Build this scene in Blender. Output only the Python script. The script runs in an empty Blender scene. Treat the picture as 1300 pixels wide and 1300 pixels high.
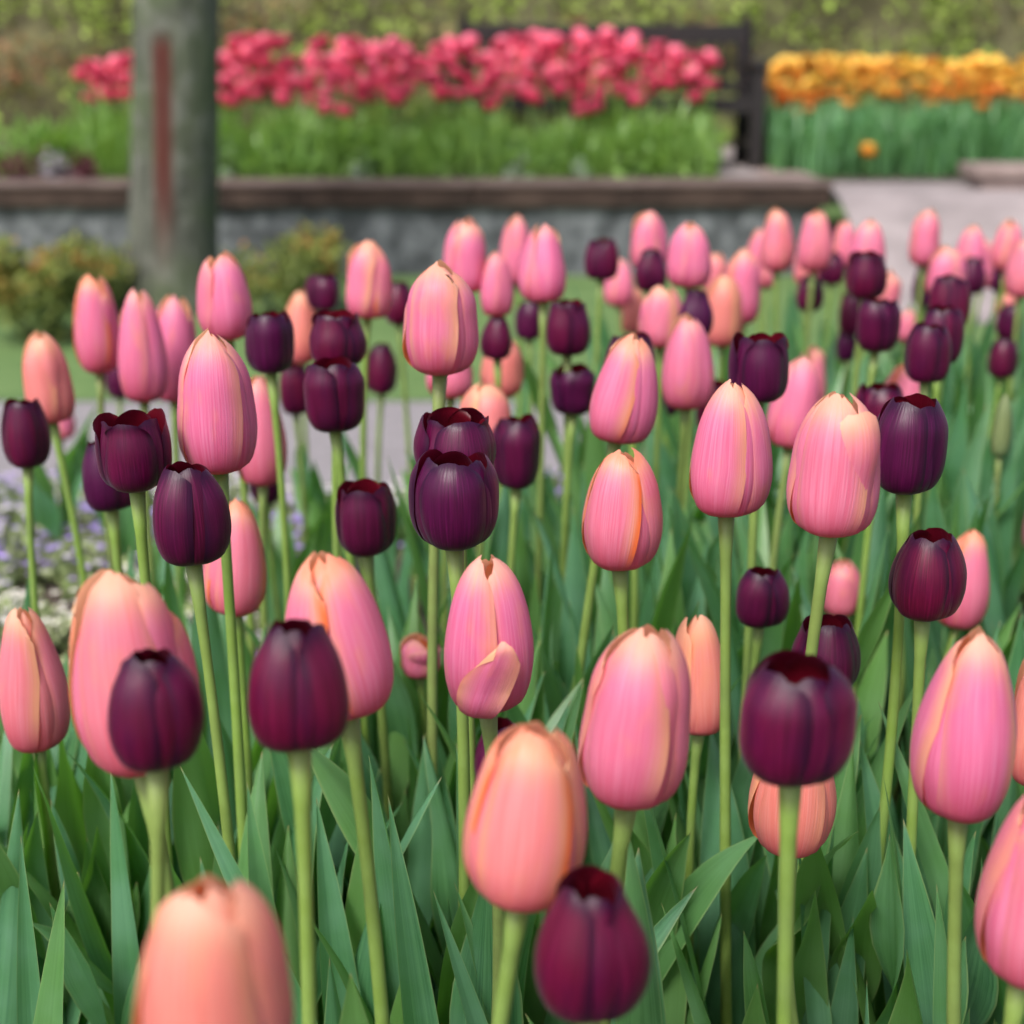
import bpy, math, random
import numpy as np
from mathutils import Vector, noise as mnoise

# ------------------------------------------------------------------ camera, light, exposure
scene = bpy.context.scene
COL = scene.collection
R = math.radians
FPX = 1800.0                       # focal length in pixels of the 1300 px photograph
PITCH = R(18.15)
CAMZ = 0.80
cam_d = bpy.data.cameras.new('camera')
cam_d.sensor_width = 36.0
cam_d.lens = 36.0 * FPX / 1300.0
cam_d.clip_start = 0.02
cam_d.clip_end = 600
cam_d.dof.use_dof = True
cam_d.dof.focus_distance = 0.80
cam_d.dof.aperture_fstop = 5.2
cam_d.dof.aperture_blades = 7
cam = bpy.data.objects.new('camera', cam_d)
cam.location = (0, 0, CAMZ)
cam.rotation_euler = (math.pi / 2 - PITCH, 0, 0)
COL.objects.link(cam)
scene.camera = cam

SUN_EL, SUN_AZ = R(52), R(212)     # azimuth clockwise from +Y: behind the camera, to the left
world = bpy.data.worlds.new('World')
scene.world = world
world.use_nodes = True
wn = world.node_tree
bg = wn.nodes['Background']
sky = wn.nodes.new('ShaderNodeTexSky')
sky.sky_type = 'NISHITA'
sky.sun_disc = False
sky.sun_elevation = SUN_EL
sky.sun_rotation = SUN_AZ
sky.air_density = 0.7
sky.dust_density = 4.0
sky.ozone_density = 0.3
wn.links.new(sky.outputs['Color'], bg.inputs['Color'])
bg.inputs['Strength'].default_value = 0.12
sun_d = bpy.data.lights.new('sun', 'SUN')
sun_d.energy = 2.0
sun_d.angle = R(18)
sun_d.color = (1.0, 0.985, 0.965)
sun = bpy.data.objects.new('sun', sun_d)
sdir = Vector((math.sin(SUN_AZ) * math.cos(SUN_EL), math.cos(SUN_AZ) * math.cos(SUN_EL), math.sin(SUN_EL)))
sun.rotation_euler = (-sdir).to_track_quat('-Z', 'Y').to_euler()
COL.objects.link(sun)
scene.view_settings.view_transform = 'Standard'
scene.view_settings.look = 'None'
scene.view_settings.exposure = 0.88
scene.view_settings.gamma = 1.0
scene.render.engine = 'CYCLES'
scene.cycles.use_denoising = True
scene.cycles.max_bounces = 8
scene.cycles.transparent_max_bounces = 4

rng = random.Random(7)
SP, CP = math.sin(PITCH), math.cos(PITCH)

def ray_pt(x, y, t):
    """World point seen at photo position (x, y), t metres along the view axis."""
    a, b = (x - 650) / FPX, (650 - y) / FPX
    return Vector((a * t, (CP + b * SP) * t, CAMZ + (-SP + b * CP) * t))

def ground_pt(x, y, z):
    b = (650 - y) / FPX
    t = (z - CAMZ) / (-SP + b * CP)
    return ray_pt(x, y, t)

def project(P):
    """P: (n,3) array -> photo pixels."""
    q = P - np.array([0, 0, CAMZ])
    t = q[:, 1] * CP - q[:, 2] * SP
    u = q[:, 1] * SP + q[:, 2] * CP
    return 650 + FPX * q[:, 0] / t, 650 - FPX * u / t

# ------------------------------------------------------------------ object helpers
def tag(o, label=None, cat=None, group=None, kind=None):
    if label: o['label'] = label
    if cat: o['category'] = cat
    if group: o['group'] = group
    if kind: o['kind'] = kind
    return o

def empty(name, loc):
    o = bpy.data.objects.new(name, None)
    o.empty_display_size = 0.05
    o.location = loc
    COL.objects.link(o)
    return o

class MB:
    """Collects vertices, faces and point attributes, then links them as one mesh object."""
    def __init__(self):
        self.v, self.f, self.n = [], [], 0
        self.att = {}
        self.mi = []
    def add(self, verts, faces, atts=None, mi=0):
        verts = np.asarray(verts, float)
        self.v.append(verts)
        for fc in faces:
            self.f.append([i + self.n for i in fc])
        self.mi += [mi] * len(faces)
        atts = atts or {}
        for k in set(self.att) | set(atts):
            if k not in self.att:
                self.att[k] = [np.zeros(self.n)]
            a = atts.get(k)
            self.att[k].append(np.zeros(len(verts)) if a is None else np.broadcast_to(np.asarray(a, float), (len(verts),)))
        self.n += len(verts)
    def box(self, c, s, atts=None, mi=0, rz=0.0):
        x, y, z = s[0] / 2, s[1] / 2, s[2] / 2
        v = np.array([(a * x, b * y, d * z) for a in (-1, 1) for b in (-1, 1) for d in (-1, 1)])
        if rz:
            cr, sr = math.cos(rz), math.sin(rz)
            v = np.stack([v[:, 0] * cr - v[:, 1] * sr, v[:, 0] * sr + v[:, 1] * cr, v[:, 2]], 1)
        f = [(0, 1, 3, 2), (4, 6, 7, 5), (0, 4, 5, 1), (2, 3, 7, 6), (0, 2, 6, 4), (1, 5, 7, 3)]
        self.add(v + np.array(c), f, atts, mi)
    def build(self, name, mats, parent=None, smooth=False, origin=None, bevel=0.0):
        me = bpy.data.meshes.new(name)
        v = np.concatenate(self.v)
        if origin is not None:
            v = v - np.array(origin)
        me.from_pydata(v.tolist(), [], self.f)
        if not isinstance(mats, (list, tuple)):
            mats = [mats]
        for m in mats:
            me.materials.append(m)
        if len(mats) > 1:
            me.polygons.foreach_set('material_index', self.mi)
        for k, a in self.att.items():
            at = me.attributes.new(k, 'FLOAT', 'POINT')
            at.data.foreach_set('value', np.concatenate(a).astype(np.float32))
        if smooth:
            me.polygons.foreach_set('use_smooth', [True] * len(me.polygons))
        me.update()
        o = bpy.data.objects.new(name, me)
        COL.objects.link(o)
        if parent is not None:
            o.parent = parent
        elif origin is not None:
            o.location = origin
        if bevel:
            b = o.modifiers.new('bevel', 'BEVEL')
            b.width = bevel
            b.segments = 2
        return o

def grid_faces(nu, nv):
    return [(j * nu + i, j * nu + i + 1, (j + 1) * nu + i + 1, (j + 1) * nu + i) for j in range(nv - 1) for i in range(nu - 1)]

def crom(xs, ys, q):
    """Smooth (Catmull-Rom style) interpolation of a table."""
    xs, ys = np.asarray(xs, float), np.asarray(ys, float)
    m = np.gradient(ys, xs)
    q = np.clip(q, xs[0], xs[-1])
    i = np.clip(np.searchsorted(xs, q) - 1, 0, len(xs) - 2)
    h = xs[i + 1] - xs[i]
    s = (q - xs[i]) / h
    return ((2*s**3 - 3*s**2 + 1) * ys[i] + (s**3 - 2*s**2 + s) * h * m[i]
            + (-2*s**3 + 3*s**2) * ys[i + 1] + (s**3 - s**2) * h * m[i + 1])

# ------------------------------------------------------------------ materials
def new_mat(name):
    m = bpy.data.materials.new(name)
    m.use_nodes = True
    nt = m.node_tree
    b = nt.nodes['Principled BSDF']
    return m, nt, b

class N:
    """Small node-tree writer."""
    def __init__(self, nt): self.nt = nt
    def node(self, kind, **kw):
        n = self.nt.nodes.new(kind)
        for k, v in kw.items(): setattr(n, k, v)
        return n
    def link(self, a, b): self.nt.links.new(a, b)
    def val(self, s, x):
        if hasattr(x, 'bl_idname') or isinstance(x, bpy.types.NodeSocket): self.link(x, s)
        else: s.default_value = x
    def attr(self, name):
        return self.node('ShaderNodeAttribute', attribute_name=name).outputs['Fac']
    def math(self, op, a, b=0.0, c=0.0, clamp=False):
        n = self.node('ShaderNodeMath', operation=op, use_clamp=clamp)
        self.val(n.inputs[0], a); self.val(n.inputs[1], b); self.val(n.inputs[2], c)
        return n.outputs[0]
    def step(self, x, lo, hi, a=0.0, b=1.0):
        n = self.node('ShaderNodeMapRange', interpolation_type='SMOOTHSTEP')
        self.val(n.inputs['Value'], x)
        n.inputs['From Min'].default_value = lo; n.inputs['From Max'].default_value = hi
        n.inputs['To Min'].default_value = a; n.inputs['To Max'].default_value = b
        return n.outputs['Result']
    def mix(self, f, a, b, mode='MIX'):
        n = self.node('ShaderNodeMix', data_type='RGBA', blend_type=mode)
        self.val(n.inputs[0], f)
        for s, x in ((n.inputs[6], a), (n.inputs[7], b)):
            if isinstance(x, bpy.types.NodeSocket): self.link(x, s)
            else: s.default_value = (*x, 1)
        return n.outputs[2]
    def noise(self, vec, scale, detail=3, rough=0.55):
        n = self.node('ShaderNodeTexNoise')
        if vec is not None: self.link(vec, n.inputs['Vector'])
        n.inputs['Scale'].default_value = scale; n.inputs['Detail'].default_value = detail
        n.inputs['Roughness'].default_value = rough
        return n.outputs['Fac']
    def xyz(self, x, y, z):
        n = self.node('ShaderNodeCombineXYZ')
        self.val(n.inputs[0], x); self.val(n.inputs[1], y); self.val(n.inputs[2], z)
        return n.outputs[0]
    def obj(self):
        return self.node('ShaderNodeTexCoord').outputs['Object']
    def bump(self, h, strength, dist):
        n = self.node('ShaderNodeBump')
        self.link(h, n.inputs['Height'])
        n.inputs['Strength'].default_value = strength; n.inputs['Distance'].default_value = dist
        return n.outputs['Normal']

def thin_leaf(nt, b, color, fac, tcolor=None):
    """Mix light passing through a thin petal or leaf into the surface."""
    w = N(nt)
    tr = w.node('ShaderNodeBsdfTranslucent')
    w.val(tr.inputs['Color'], color if tcolor is None else tcolor)
    mx = w.node('ShaderNodeMixShader')
    mx.inputs[0].default_value = fac
    out = nt.nodes['Material Output']
    nt.links.new(b.outputs[0], mx.inputs[1]); nt.links.new(tr.outputs[0], mx.inputs[2])
    nt.links.new(mx.outputs[0], out.inputs['Surface'])

def petal_pink():
    m, nt, b = new_mat('pink_petal')
    w = N(nt)
    u, v, e = w.attr('uu'), w.attr('vv'), w.attr('edge')
    oi = w.node('ShaderNodeObjectInfo')
    sep = w.node('ShaderNodeSeparateColor'); w.link(oi.outputs['Color'], sep.inputs[0])
    peach, seed, edge_k = sep.outputs[0], sep.outputs[1], sep.outputs[2]
    sc = w.math('MULTIPLY', seed, 37.0)
    streak = w.noise(w.xyz(w.math('MULTIPLY', u, 26.0), w.math('MULTIPLY', v, 1.6), sc), 1.0, 4, .6)
    patch = w.noise(w.xyz(w.math('MULTIPLY', u, 1.6), w.math('MULTIPLY', v, 2.4), w.math('ADD', sc, 9.0)), 1.0, 2)
    c1 = w.mix(w.step(peach, 0, 1), (0.76, 0.150, 0.325), (0.83, 0.240, 0.200))
    c2 = w.mix(w.step(peach, 0, 1), (0.86, 0.315, 0.540), (0.88, 0.38, 0.330))
    c = w.mix(w.step(streak, .34, .68, 0, .62), c1, c2)
    c = w.mix(w.step(patch, .55, .75, 0, .4), c, (0.87, 0.34, 0.22))
    # redder towards the claw: partly pigment, partly shade put into the colour
    c = w.mix(w.step(v, .45, .04, 0, .75), c, (0.60, 0.050, 0.120))
    # peach margin and tip
    en = w.math('ADD', e, w.math('MULTIPLY', w.math('SUBTRACT', streak, .5), .22))
    margin = w.math('MULTIPLY', w.step(en, .50, -.05), w.step(edge_k, 0, 1, .10, 1.0))
    margin = w.math('MULTIPLY', margin, w.step(v, .10, .45))
    c = w.mix(w.math('MULTIPLY', margin, .85), c, (0.92, 0.50, 0.24))
    red_e = w.math('MULTIPLY', w.math('MULTIPLY', w.step(en, .22, .03), w.step(edge_k, .84, .97)), w.step(v, .08, .3))
    c = w.mix(w.math('MULTIPLY', red_e, .9), c, (0.90, 0.17, 0.035))
    tip = w.step(w.math('ADD', v, w.math('MULTIPLY', streak, .06)), .86, 1.05, 0, .5)
    c = w.mix(tip, c, (0.92, 0.50, 0.38))
    # pale greenish yellow at the very base
    c = w.mix(w.step(w.math('ADD', v, w.math('MULTIPLY', streak, .06)), .085, .04, 0, .75), c, (0.72, 0.55, 0.22))
    geo = w.node('ShaderNodeNewGeometry')
    inner = w.mix(w.step(v, .2, .95), (0.92, 0.24, 0.08), (0.95, 0.55, 0.32))
    col = w.mix(geo.outputs['Backfacing'], c, inner)
    w.link(col, b.inputs['Base Color'])
    b.inputs['Roughness'].default_value = .40
    b.inputs['Specular IOR Level'].default_value = .45
    b.inputs['Sheen Weight'].default_value = .06
    b.inputs['Sheen Roughness'].default_value = .35
    b.inputs['Sheen Tint'].default_value = (1, .85, .95, 1)
    w.link(w.bump(streak, .6, .0008), b.inputs['Normal'])
    thin_leaf(nt, b, col, .34)
    return m

def petal_dark():
    m, nt, b = new_mat('dark_petal')
    w = N(nt)
    u, v, e = w.attr('uu'), w.attr('vv'), w.attr('edge')
    oi = w.node('ShaderNodeObjectInfo')
    sep = w.node('ShaderNodeSeparateColor'); w.link(oi.outputs['Color'], sep.inputs[0])
    red, seed = sep.outputs[0], sep.outputs[1]
    sc = w.math('MULTIPLY', seed, 37.0)
    streak = w.noise(w.xyz(w.math('MULTIPLY', u, 22.0), w.math('MULTIPLY', v, 1.4), sc), 1.0, 4, .6)
    patch = w.noise(w.xyz(w.math('MULTIPLY', u, 1.3), w.math('MULTIPLY', v, 1.5), sc), 1.0, 2)
    c1 = w.mix(red, (0.038, 0.0016, 0.026), (0.072, 0.0016, 0.018))
    c2 = w.mix(red, (0.095, 0.004, 0.062), (0.160, 0.004, 0.040))
    c = w.mix(w.step(streak, .34, .70, 0, .8), c1, c2)
    c = w.mix(w.step(patch, .42, .72, 0, .6), c, (0.050, 0.003, 0.032))
    # blackish purple margins
    c = w.mix(w.step(e, .34, .0, 0, .85), c, (0.018, 0.002, 0.018))
    geo = w.node('ShaderNodeNewGeometry')
    col = w.mix(geo.outputs['Backfacing'], c, (0.085, 0.002, 0.008))
    w.link(col, b.inputs['Base Color'])
    b.inputs['Roughness'].default_value = .36
    b.inputs['Specular IOR Level'].default_value = .30
    b.inputs['Sheen Weight'].default_value = .08
    b.inputs['Sheen Roughness'].default_value = .3
    b.inputs['Sheen Tint'].default_value = (.75, .5, .9, 1)
    w.link(w.bump(streak, .5, .0006), b.inputs['Normal'])
    thin_leaf(nt, b, col, .10, (0.26, 0.006, 0.035, 1))
    return m

def leaf_mat(name, dark, light, trans, blue=.5, margin=True):
    m, nt, b = new_mat(name)
    w = N(nt)
    u, v, e, tt = w.attr('uu'), w.attr('vv'), w.attr('edge'), w.attr('tint')
    vec = w.xyz(w.math('MULTIPLY', u, 30.0), w.math('MULTIPLY', v, 1.5), w.math('MULTIPLY', tt, 53.0))
    veins = w.noise(vec, 1.0, 3, .6)
    bloom = w.noise(w.obj(), 16.0, 3)
    c = w.mix(w.step(veins, .3, .7), dark, light)
    c = w.mix(w.math('MULTIPLY', w.step(bloom, .35, .7), blue), c, (0.170, 0.340, 0.240))
    c = w.mix(w.step(tt, .35, 1.0, 0, .6), c, (0.135, 0.27, 0.040))
    if margin:
        c = w.mix(w.step(e, .045, .012, 0, .55), c, (0.29, 0.38, 0.15))
        c = w.mix(w.step(v, .978, .998, 0, .7), c, (0.38, 0.28, 0.13))
    w.link(c, b.inputs['Base Color'])
    b.inputs['Roughness'].default_value = .36
    b.inputs['Specular IOR Level'].default_value = .5
    w.link(w.bump(veins, .3, .0006), b.inputs['Normal'])
    thin_leaf(nt, b, c, .34, (*trans, 1))
    return m

def stem_mat():
    m, nt, b = new_mat('tulip_stem')
    w = N(nt)
    oi = w.node('ShaderNodeObjectInfo')
    sep = w.node('ShaderNodeSeparateColor'); w.link(oi.outputs['Color'], sep.inputs[0])
    n = w.noise(w.obj(), 60.0, 3)
    c = w.mix(sep.outputs[0], (0.175, 0.285, 0.045), (0.17, 0.20, 0.065))
    c = w.mix(w.step(n, .3, .75, 0, .5), c, (0.23, 0.34, 0.09))
    c = w.mix(w.step(w.noise(w.obj(), 14.0, 2), .45, .7, 0, .5), c, (0.12, 0.17, 0.055))
    c = w.mix(w.step(w.attr('vv'), .05, .0, 0, .5), c, (0.22, 0.25, 0.07))
    w.link(c, b.inputs['Base Color'])
    b.inputs['Roughness'].default_value = .5
    b.inputs['Subsurface Weight'].default_value = .0
    return m

def plain(name, stops, scale, rough=.8, bump=0.0, bdist=.02, stretch=(1, 1, 1), detail=5):
    """Noise-mixed surface: stops is a list of (position, colour)."""
    m, nt, b = new_mat(name)
    w = N(nt)
    mp = w.node('ShaderNodeMapping'); w.link(w.obj(), mp.inputs['Vector'])
    mp.inputs['Scale'].default_value = stretch
    n = w.noise(mp.outputs[0], scale, detail, .6)
    r = w.node('ShaderNodeValToRGB'); w.link(n, r.inputs[0])
    el = r.color_ramp.elements
    while len(el) < len(stops): el.new(.5)
    for k, (p, c) in enumerate(stops):
        el[k].position = p; el[k].color = (*c, 1)
    w.link(r.outputs[0], b.inputs['Base Color'])
    b.inputs['Roughness'].default_value = rough
    if bump: w.link(w.bump(n, bump, bdist), b.inputs['Normal'])
    return m

def tint_mat(name, stops, rough=.55, trans=.2):
    """Small leaves or florets; 'tint' says which of the plant's own colours each one has."""
    m, nt, b = new_mat(name)
    w = N(nt)
    r = w.node('ShaderNodeValToRGB'); w.link(w.attr('tint'), r.inputs[0])
    el = r.color_ramp.elements
    while len(el) < len(stops): el.new(.5)
    for k, (p, c) in enumerate(stops):
        el[k].position = p; el[k].color = (*c, 1)
    w.link(r.outputs[0], b.inputs['Base Color'])
    b.inputs['Roughness'].default_value = rough
    b.inputs['Specular IOR Level'].default_value = .3
    thin_leaf(nt, b, r.outputs[0], trans)
    return m

M = dict(
    pink=petal_pink(), dark=petal_dark(),
    leaf=leaf_mat('tulip_leaf', (0.035, 0.130, 0.058), (0.110, 0.290, 0.120), (0.17, 0.44, 0.03), .45),
    stem=stem_mat(),
    bedleaf=leaf_mat('raised_bed_leaf', (0.17, 0.32, 0.06), (0.29, 0.46, 0.10), (0.34, 0.58, 0.07), .25, False),
    orangeleaf=leaf_mat('orange_bed_leaf', (0.07, 0.20, 0.065), (0.14, 0.32, 0.10), (0.16, 0.44, 0.07), .35, False),
    soil=plain('bed_soil', [(.3, (0.022, 0.015, 0.011)), (.5, (0.055, 0.038, 0.028)), (.72, (0.11, 0.08, 0.06))], 38, .95, .9, .02),
    lawn=plain('lawn_grass', [(.3, (0.070, 0.135, 0.034)), (.55, (0.100, 0.175, 0.048)), (.75, (0.14, 0.21, 0.070))], 6, .9, .5, .02),
    path=plain('path_tarmac', [(.3, (0.185, 0.170, 0.172)), (.55, (0.235, 0.217, 0.222)), (.75, (0.29, 0.268, 0.272))], 14, .85, .4, .01),
    paving=plain('path_paving', [(.3, (0.20, 0.172, 0.168)), (.55, (0.27, 0.232, 0.228)), (.75, (0.33, 0.285, 0.28))], 4, .85, .4, .01),
    wall=plain('wall_stone', [(.34, (0.036, 0.040, 0.042)), (.5, (0.090, 0.098, 0.104)), (.66, (0.20, 0.212, 0.222))], 3.4, .9, .8, .02, (2.0, 2.0, 1.7)),
    coping=plain('coping_shaded_stone', [(.3, (0.018, 0.009, 0.006)), (.5, (0.036, 0.020, 0.014)), (.75, (0.080, 0.050, 0.038))], 4.0, .9, .6, .01),  # stained brown, with the shade of the overhang put into the colour
    kerb=plain('pale_stone', [(.3, (0.19, 0.14, 0.125)), (.6, (0.27, 0.205, 0.185)), (.8, (0.33, 0.26, 0.235))], 5.0, .9, .5, .01),
    coping_lit_top=plain('coping_lit_stone', [(.3, (0.085, 0.055, 0.046)), (.55, (0.13, 0.090, 0.078)), (.8, (0.19, 0.145, 0.125))], 5.0, .9, .5, .01),  # paler tone paints the light on top of the coping
    bench=plain('dark_bench_wood', [(.3, (0.006, 0.004, 0.004)), (.6, (0.012, 0.008, 0.008)), (.8, (0.022, 0.016, 0.016))], 9, .55, .4, .004, (1, 1, 8)),
)

def bark_mat():
    m, nt, b = new_mat('tree_bark')
    w = N(nt)
    o = w.obj()
    mp = w.node('ShaderNodeMapping'); w.link(o, mp.inputs['Vector']); mp.inputs['Scale'].default_value = (6, 6, 1.2)
    n = w.noise(mp.outputs[0], 2.0, 5, .6)
    n2 = w.noise(o, 2.2, 3)
    c = w.mix(w.step(n, .3, .7), (0.038, 0.042, 0.030), (0.115, 0.12, 0.095))
    c = w.mix(w.step(n2, .40, .62, 0, .75), c, (0.075, 0.10, 0.045))
    c = w.mix(w.step(w.noise(o, 7.0, 4), .50, .64, 0, .6), c, (0.16, 0.165, 0.14))
    # rust-brown split in the bark: a groove running up the side that faces the bed
    sx = w.node('ShaderNodeSeparateXYZ'); w.link(o, sx.inputs[0])
    x, y, z = sx.outputs
    wob = w.math('ADD', w.math('SUBTRACT', w.math('SUBTRACT', x, w.math('MULTIPLY', z, .06)), .01), w.math('MULTIPLY', w.math('SUBTRACT', n, .5), .03))
    band = w.step(w.math('ABSOLUTE', wob), .062, .030)
    band = w.math('MULTIPLY', band, w.step(y, 0.0, -.05))
    band = w.math('MULTIPLY', band, w.math('MULTIPLY', w.step(z, .10, .75), w.step(z, 1.40, 1.28)))
    c = w.mix(w.math('MULTIPLY', band, .9), c, (0.075, 0.008, 0.004))
    w.link(c, b.inputs['Base Color'])
    b.inputs['Roughness'].default_value = .9
    w.link(w.bump(n, 1.0, .05), b.inputs['Normal'])
    return m
M['bark'] = bark_mat()

# ------------------------------------------------------------------ the setting
ZL = -0.50                                        # lawn and path level, half a metre below the tulip bed
def sheet(name, pts, mat, res=None):
    mb = MB()
    mb.add(pts, [tuple(range(len(pts)))])
    return tag(mb.build(name, mat), kind='structure')

def patch(name, x0, x1, y0, y1, zf, mat, nx, ny, kind='structure', smooth=True):
    xs, ys = np.linspace(x0, x1, nx), np.linspace(y0, y1, ny)
    v = [(x, y, zf(x, y)) for y in ys for x in xs]
    mb = MB(); mb.add(v, grid_faces(nx, ny))
    return tag(mb.build(name, mat, smooth=smooth), kind=kind)

sheet('ground', [(-150, -60, ZL - .012), (150, -60, ZL - .012), (150, 200, ZL - .012), (-150, 200, ZL - .012)], M['lawn'])
WALL_Y = 8.5
TZ = CAMZ - 0.756                                 # terrace level at the top of the retaining wall
lawn_near = 5.35
sheet('lawn', [(-14, lawn_near, ZL), (14, lawn_near, ZL), (14, WALL_Y + .1, ZL), (-14, WALL_Y + .1, ZL)], M['lawn'])
sheet('path', [(-14, 2.4, ZL - .004), (14, 2.4, ZL - .004), (14, lawn_near, ZL - .004), (-14, lawn_near, ZL - .004)], M['path'])
WX = ray_pt(1045, 240, 8.55).x                    # right-hand corner of the wall
RX = ray_pt(1215, 230, 8.7).x                     # the pale kerb wall on the far side of the walk

def bed_edge(x):
    return 2.44 + .05 * math.sin(3.1 * x) + .03 * math.sin(7.7 * x + 1)
def bed_z(x, y):
    n = mnoise.noise(Vector((x * 9, y * 9, 0))) * .014 + mnoise.noise(Vector((x * 31, y * 31, 3))) * .008
    d = y - bed_edge(x)
    s = min(max(d / .40, 0), 1)
    return (n + .0) * (1 - s) - .53 * (s * s * (3 - 2 * s))
patch('bed_soil', -3.2, 3.2, -.9, 3.3, bed_z, M['soil'], 150, 100)

def ramp_z(x, y):
    s = min(max((y - 7.0) / 1.5, 0), 1)
    return ZL + .006 + (TZ - .05 - ZL) * (s * s * (3 - 2 * s))
patch('garden_walk', WX + .002, RX + .9, 6.95, 11.3, ramp_z, M['paving'], 8, 50)
sheet('terrace', [(-14, WALL_Y + .1, TZ - .03), (WX - .02, WALL_Y + .1, TZ - .03), (WX - .02, 40, TZ - .03), (-14, 40, TZ - .03)], M['paving'])
sheet('terrace_bank', [(RX + .75, WALL_Y + .02, TZ - .034), (14, WALL_Y + .02, TZ - .034), (14, 40, TZ - .034), (RX + .75, 40, TZ - .034)], M['lawn'])

# retaining wall of the raised bed
rw = empty('retaining_wall', (-2, WALL_Y + .12, ZL))
tag(rw, 'grey stone retaining wall with dark brown coping below the rose red tulips', 'wall')
mb = MB(); mb.box(((-14 + WX - .05) / 2, WALL_Y + .14, (ZL + TZ - .14) / 2 - .04), (14 + WX - .05, .24, TZ - .14 - ZL + .08))
mb.build('wall_face', M['wall'], rw, origin=rw.location)
cx0 = -14.0
k = 0
mb, mbc = MB(), MB()
while cx0 < WX - .01:
    L = min(rng.uniform(.8, 1.1), WX - cx0)
    if WX - cx0 - L < .3: L = WX - cx0
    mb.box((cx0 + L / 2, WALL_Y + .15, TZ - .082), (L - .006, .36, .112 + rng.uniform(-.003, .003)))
    mbc.box((cx0 + L / 2, WALL_Y + .15, TZ - .012 + rng.uniform(-.002, .002)), (L - .004, .39, .024))
    cx0 += L
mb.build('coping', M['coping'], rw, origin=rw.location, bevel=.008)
mbc.build('cap', M['coping_lit_top'], rw, origin=rw.location, bevel=.006)  # added thin slab; its paler colour stands for the lit coping top
# its return along the walk
mb = MB(); mb.box((WX - .14, WALL_Y + 1.1, (ZL + TZ - .1) / 2), (.22, 1.62, TZ - .1 - ZL + .05))
mb.build('wall_return', M['wall'], rw, origin=rw.location)
mb = MB(); mb.box((WX - .16, WALL_Y + .345 + .75, TZ - .045), (.32, 1.5, .09))
mb.build('coping_return', M['kerb'], rw, origin=rw.location, bevel=.008)
# paving strip in front of the bench
sheet('bench_paving', [(ray_pt(900, 220, 9).x, WALL_Y + .34, TZ + .004), (WX - .33, WALL_Y + .34, TZ + .004), (WX - .33, 10.9, TZ + .004), (ray_pt(560, 220, 9).x, 10.9, TZ + .004), (ray_pt(560, 220, 9).x, 9.55, TZ + .004), (ray_pt(900, 220, 9).x, 9.55, TZ + .004)], M['paving'])

kw = empty('kerb_wall', (RX + 1.3, 8.55, TZ - .2))
tag(kw, 'low pale stone wall at the right of the garden walk', 'wall')
mb = MB(); mb.box((RX + 2.0, 8.72, TZ - .26), (3.9, .3, .56)); mb.build('wall_face', M['kerb'], kw, origin=kw.location, bevel=.01)
mb = MB(); mb.box((RX + 2.0, 8.72, TZ + .055), (4.0, .36, .07)); mb.build('coping', M['kerb'], kw, origin=kw.location, bevel=.01)

def tube(mb, pts, radii, sides=8, atts=None, mi=0, cap=True):
    pts = [Vector(p) for p in pts]
    V, n = [], len(pts)
    for i, p in enumerate(pts):
        d = (pts[min(i + 1, n - 1)] - pts[max(i - 1, 0)]).normalized()
        a = d.cross(Vector((0, 1, 0.01))).normalized() if abs(d.y) < .95 else d.cross(Vector((1, 0, 0))).normalized()
        b = d.cross(a)
        for k in range(sides):
            t = 2 * math.pi * k / sides
            V.append(p + (a * math.cos(t) + b * math.sin(t)) * radii[i])
    F = [(i * sides + k, i * sides + (k + 1) % sides, (i + 1) * sides + (k + 1) % sides, (i + 1) * sides + k) for i in range(n - 1) for k in range(sides)]
    if cap:
        F += [tuple(range(sides))[::-1], tuple((n - 1) * sides + k for k in range(sides))]
    at = {'vv': np.repeat(np.linspace(0, 1, n), sides)}
    if atts: at.update(atts)
    mb.add([tuple(v) for v in V], F, at, mi)

# ---- leaf-shaped blades
def blade(mb, p0, az, a0, a1, L, W, fold=.35, twist=0., wave=0., ph=0., tint=0., nu=7, nv=15, side=0.0, mi=0, roll=0.0):
    """Lance-shaped leaf rising from p0, leaning from a0 to a1 radians off vertical towards azimuth az."""
    s0 = np.linspace(0, 1, nv)
    s = 1 - (1 - s0) ** 1.25
    ang = a0 + (a1 - a0) * s ** 1.6
    azs = az + side * s ** 1.5
    ds = L * np.diff(s)[:, None]
    d = np.stack([np.sin(ang) * np.cos(azs), np.sin(ang) * np.sin(azs), np.cos(ang)], 1)
    c = np.array(p0)[None] + np.concatenate([np.zeros((1, 3)), np.cumsum((d[:-1] + d[1:]) / 2 * ds, 0)])
    lat = np.stack([-np.sin(azs), np.cos(azs), np.zeros(nv)], 1)
    nrm = np.cross(lat, d)          # faces back over the plant
    tw = roll + twist * s
    lat2 = lat * np.cos(tw)[:, None] + nrm * np.sin(tw)[:, None]
    nrm2 = np.cross(lat2, d)
    wid = W * crom([0, .1, .28, .5, .7, .85, .95, 1], [.42, .62, .92, 1, .78, .45, .15, .003], s)
    fo = fold * (1 - .55 * s)
    V, uu, vv, ee = [], [], [], []
    us = np.linspace(-1, 1, nu)
    for j in range(nv):
        x = us * wid[j]
        h = np.abs(us) ** 1.5 * wid[j] * (fo[j] * 1.6) + wave * wid[j] * us ** 2 * np.sign(us) * math.sin(9 * s[j] + ph)
        V.append(c[j] + x[:, None] * (1 - .25 * fo[j]) * lat2[j] + h[:, None] * nrm2[j])
        uu.append(us); vv.append(np.full(nu, s[j])); ee.append((1 - np.abs(us)) * np.maximum(wid[j] / W, .25))
    mb.add(np.concatenate(V), grid_faces(nu, nv), {'uu': np.concatenate(uu), 'vv': np.concatenate(vv), 'edge': np.concatenate(ee), 'tint': tint}, mi)

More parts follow.
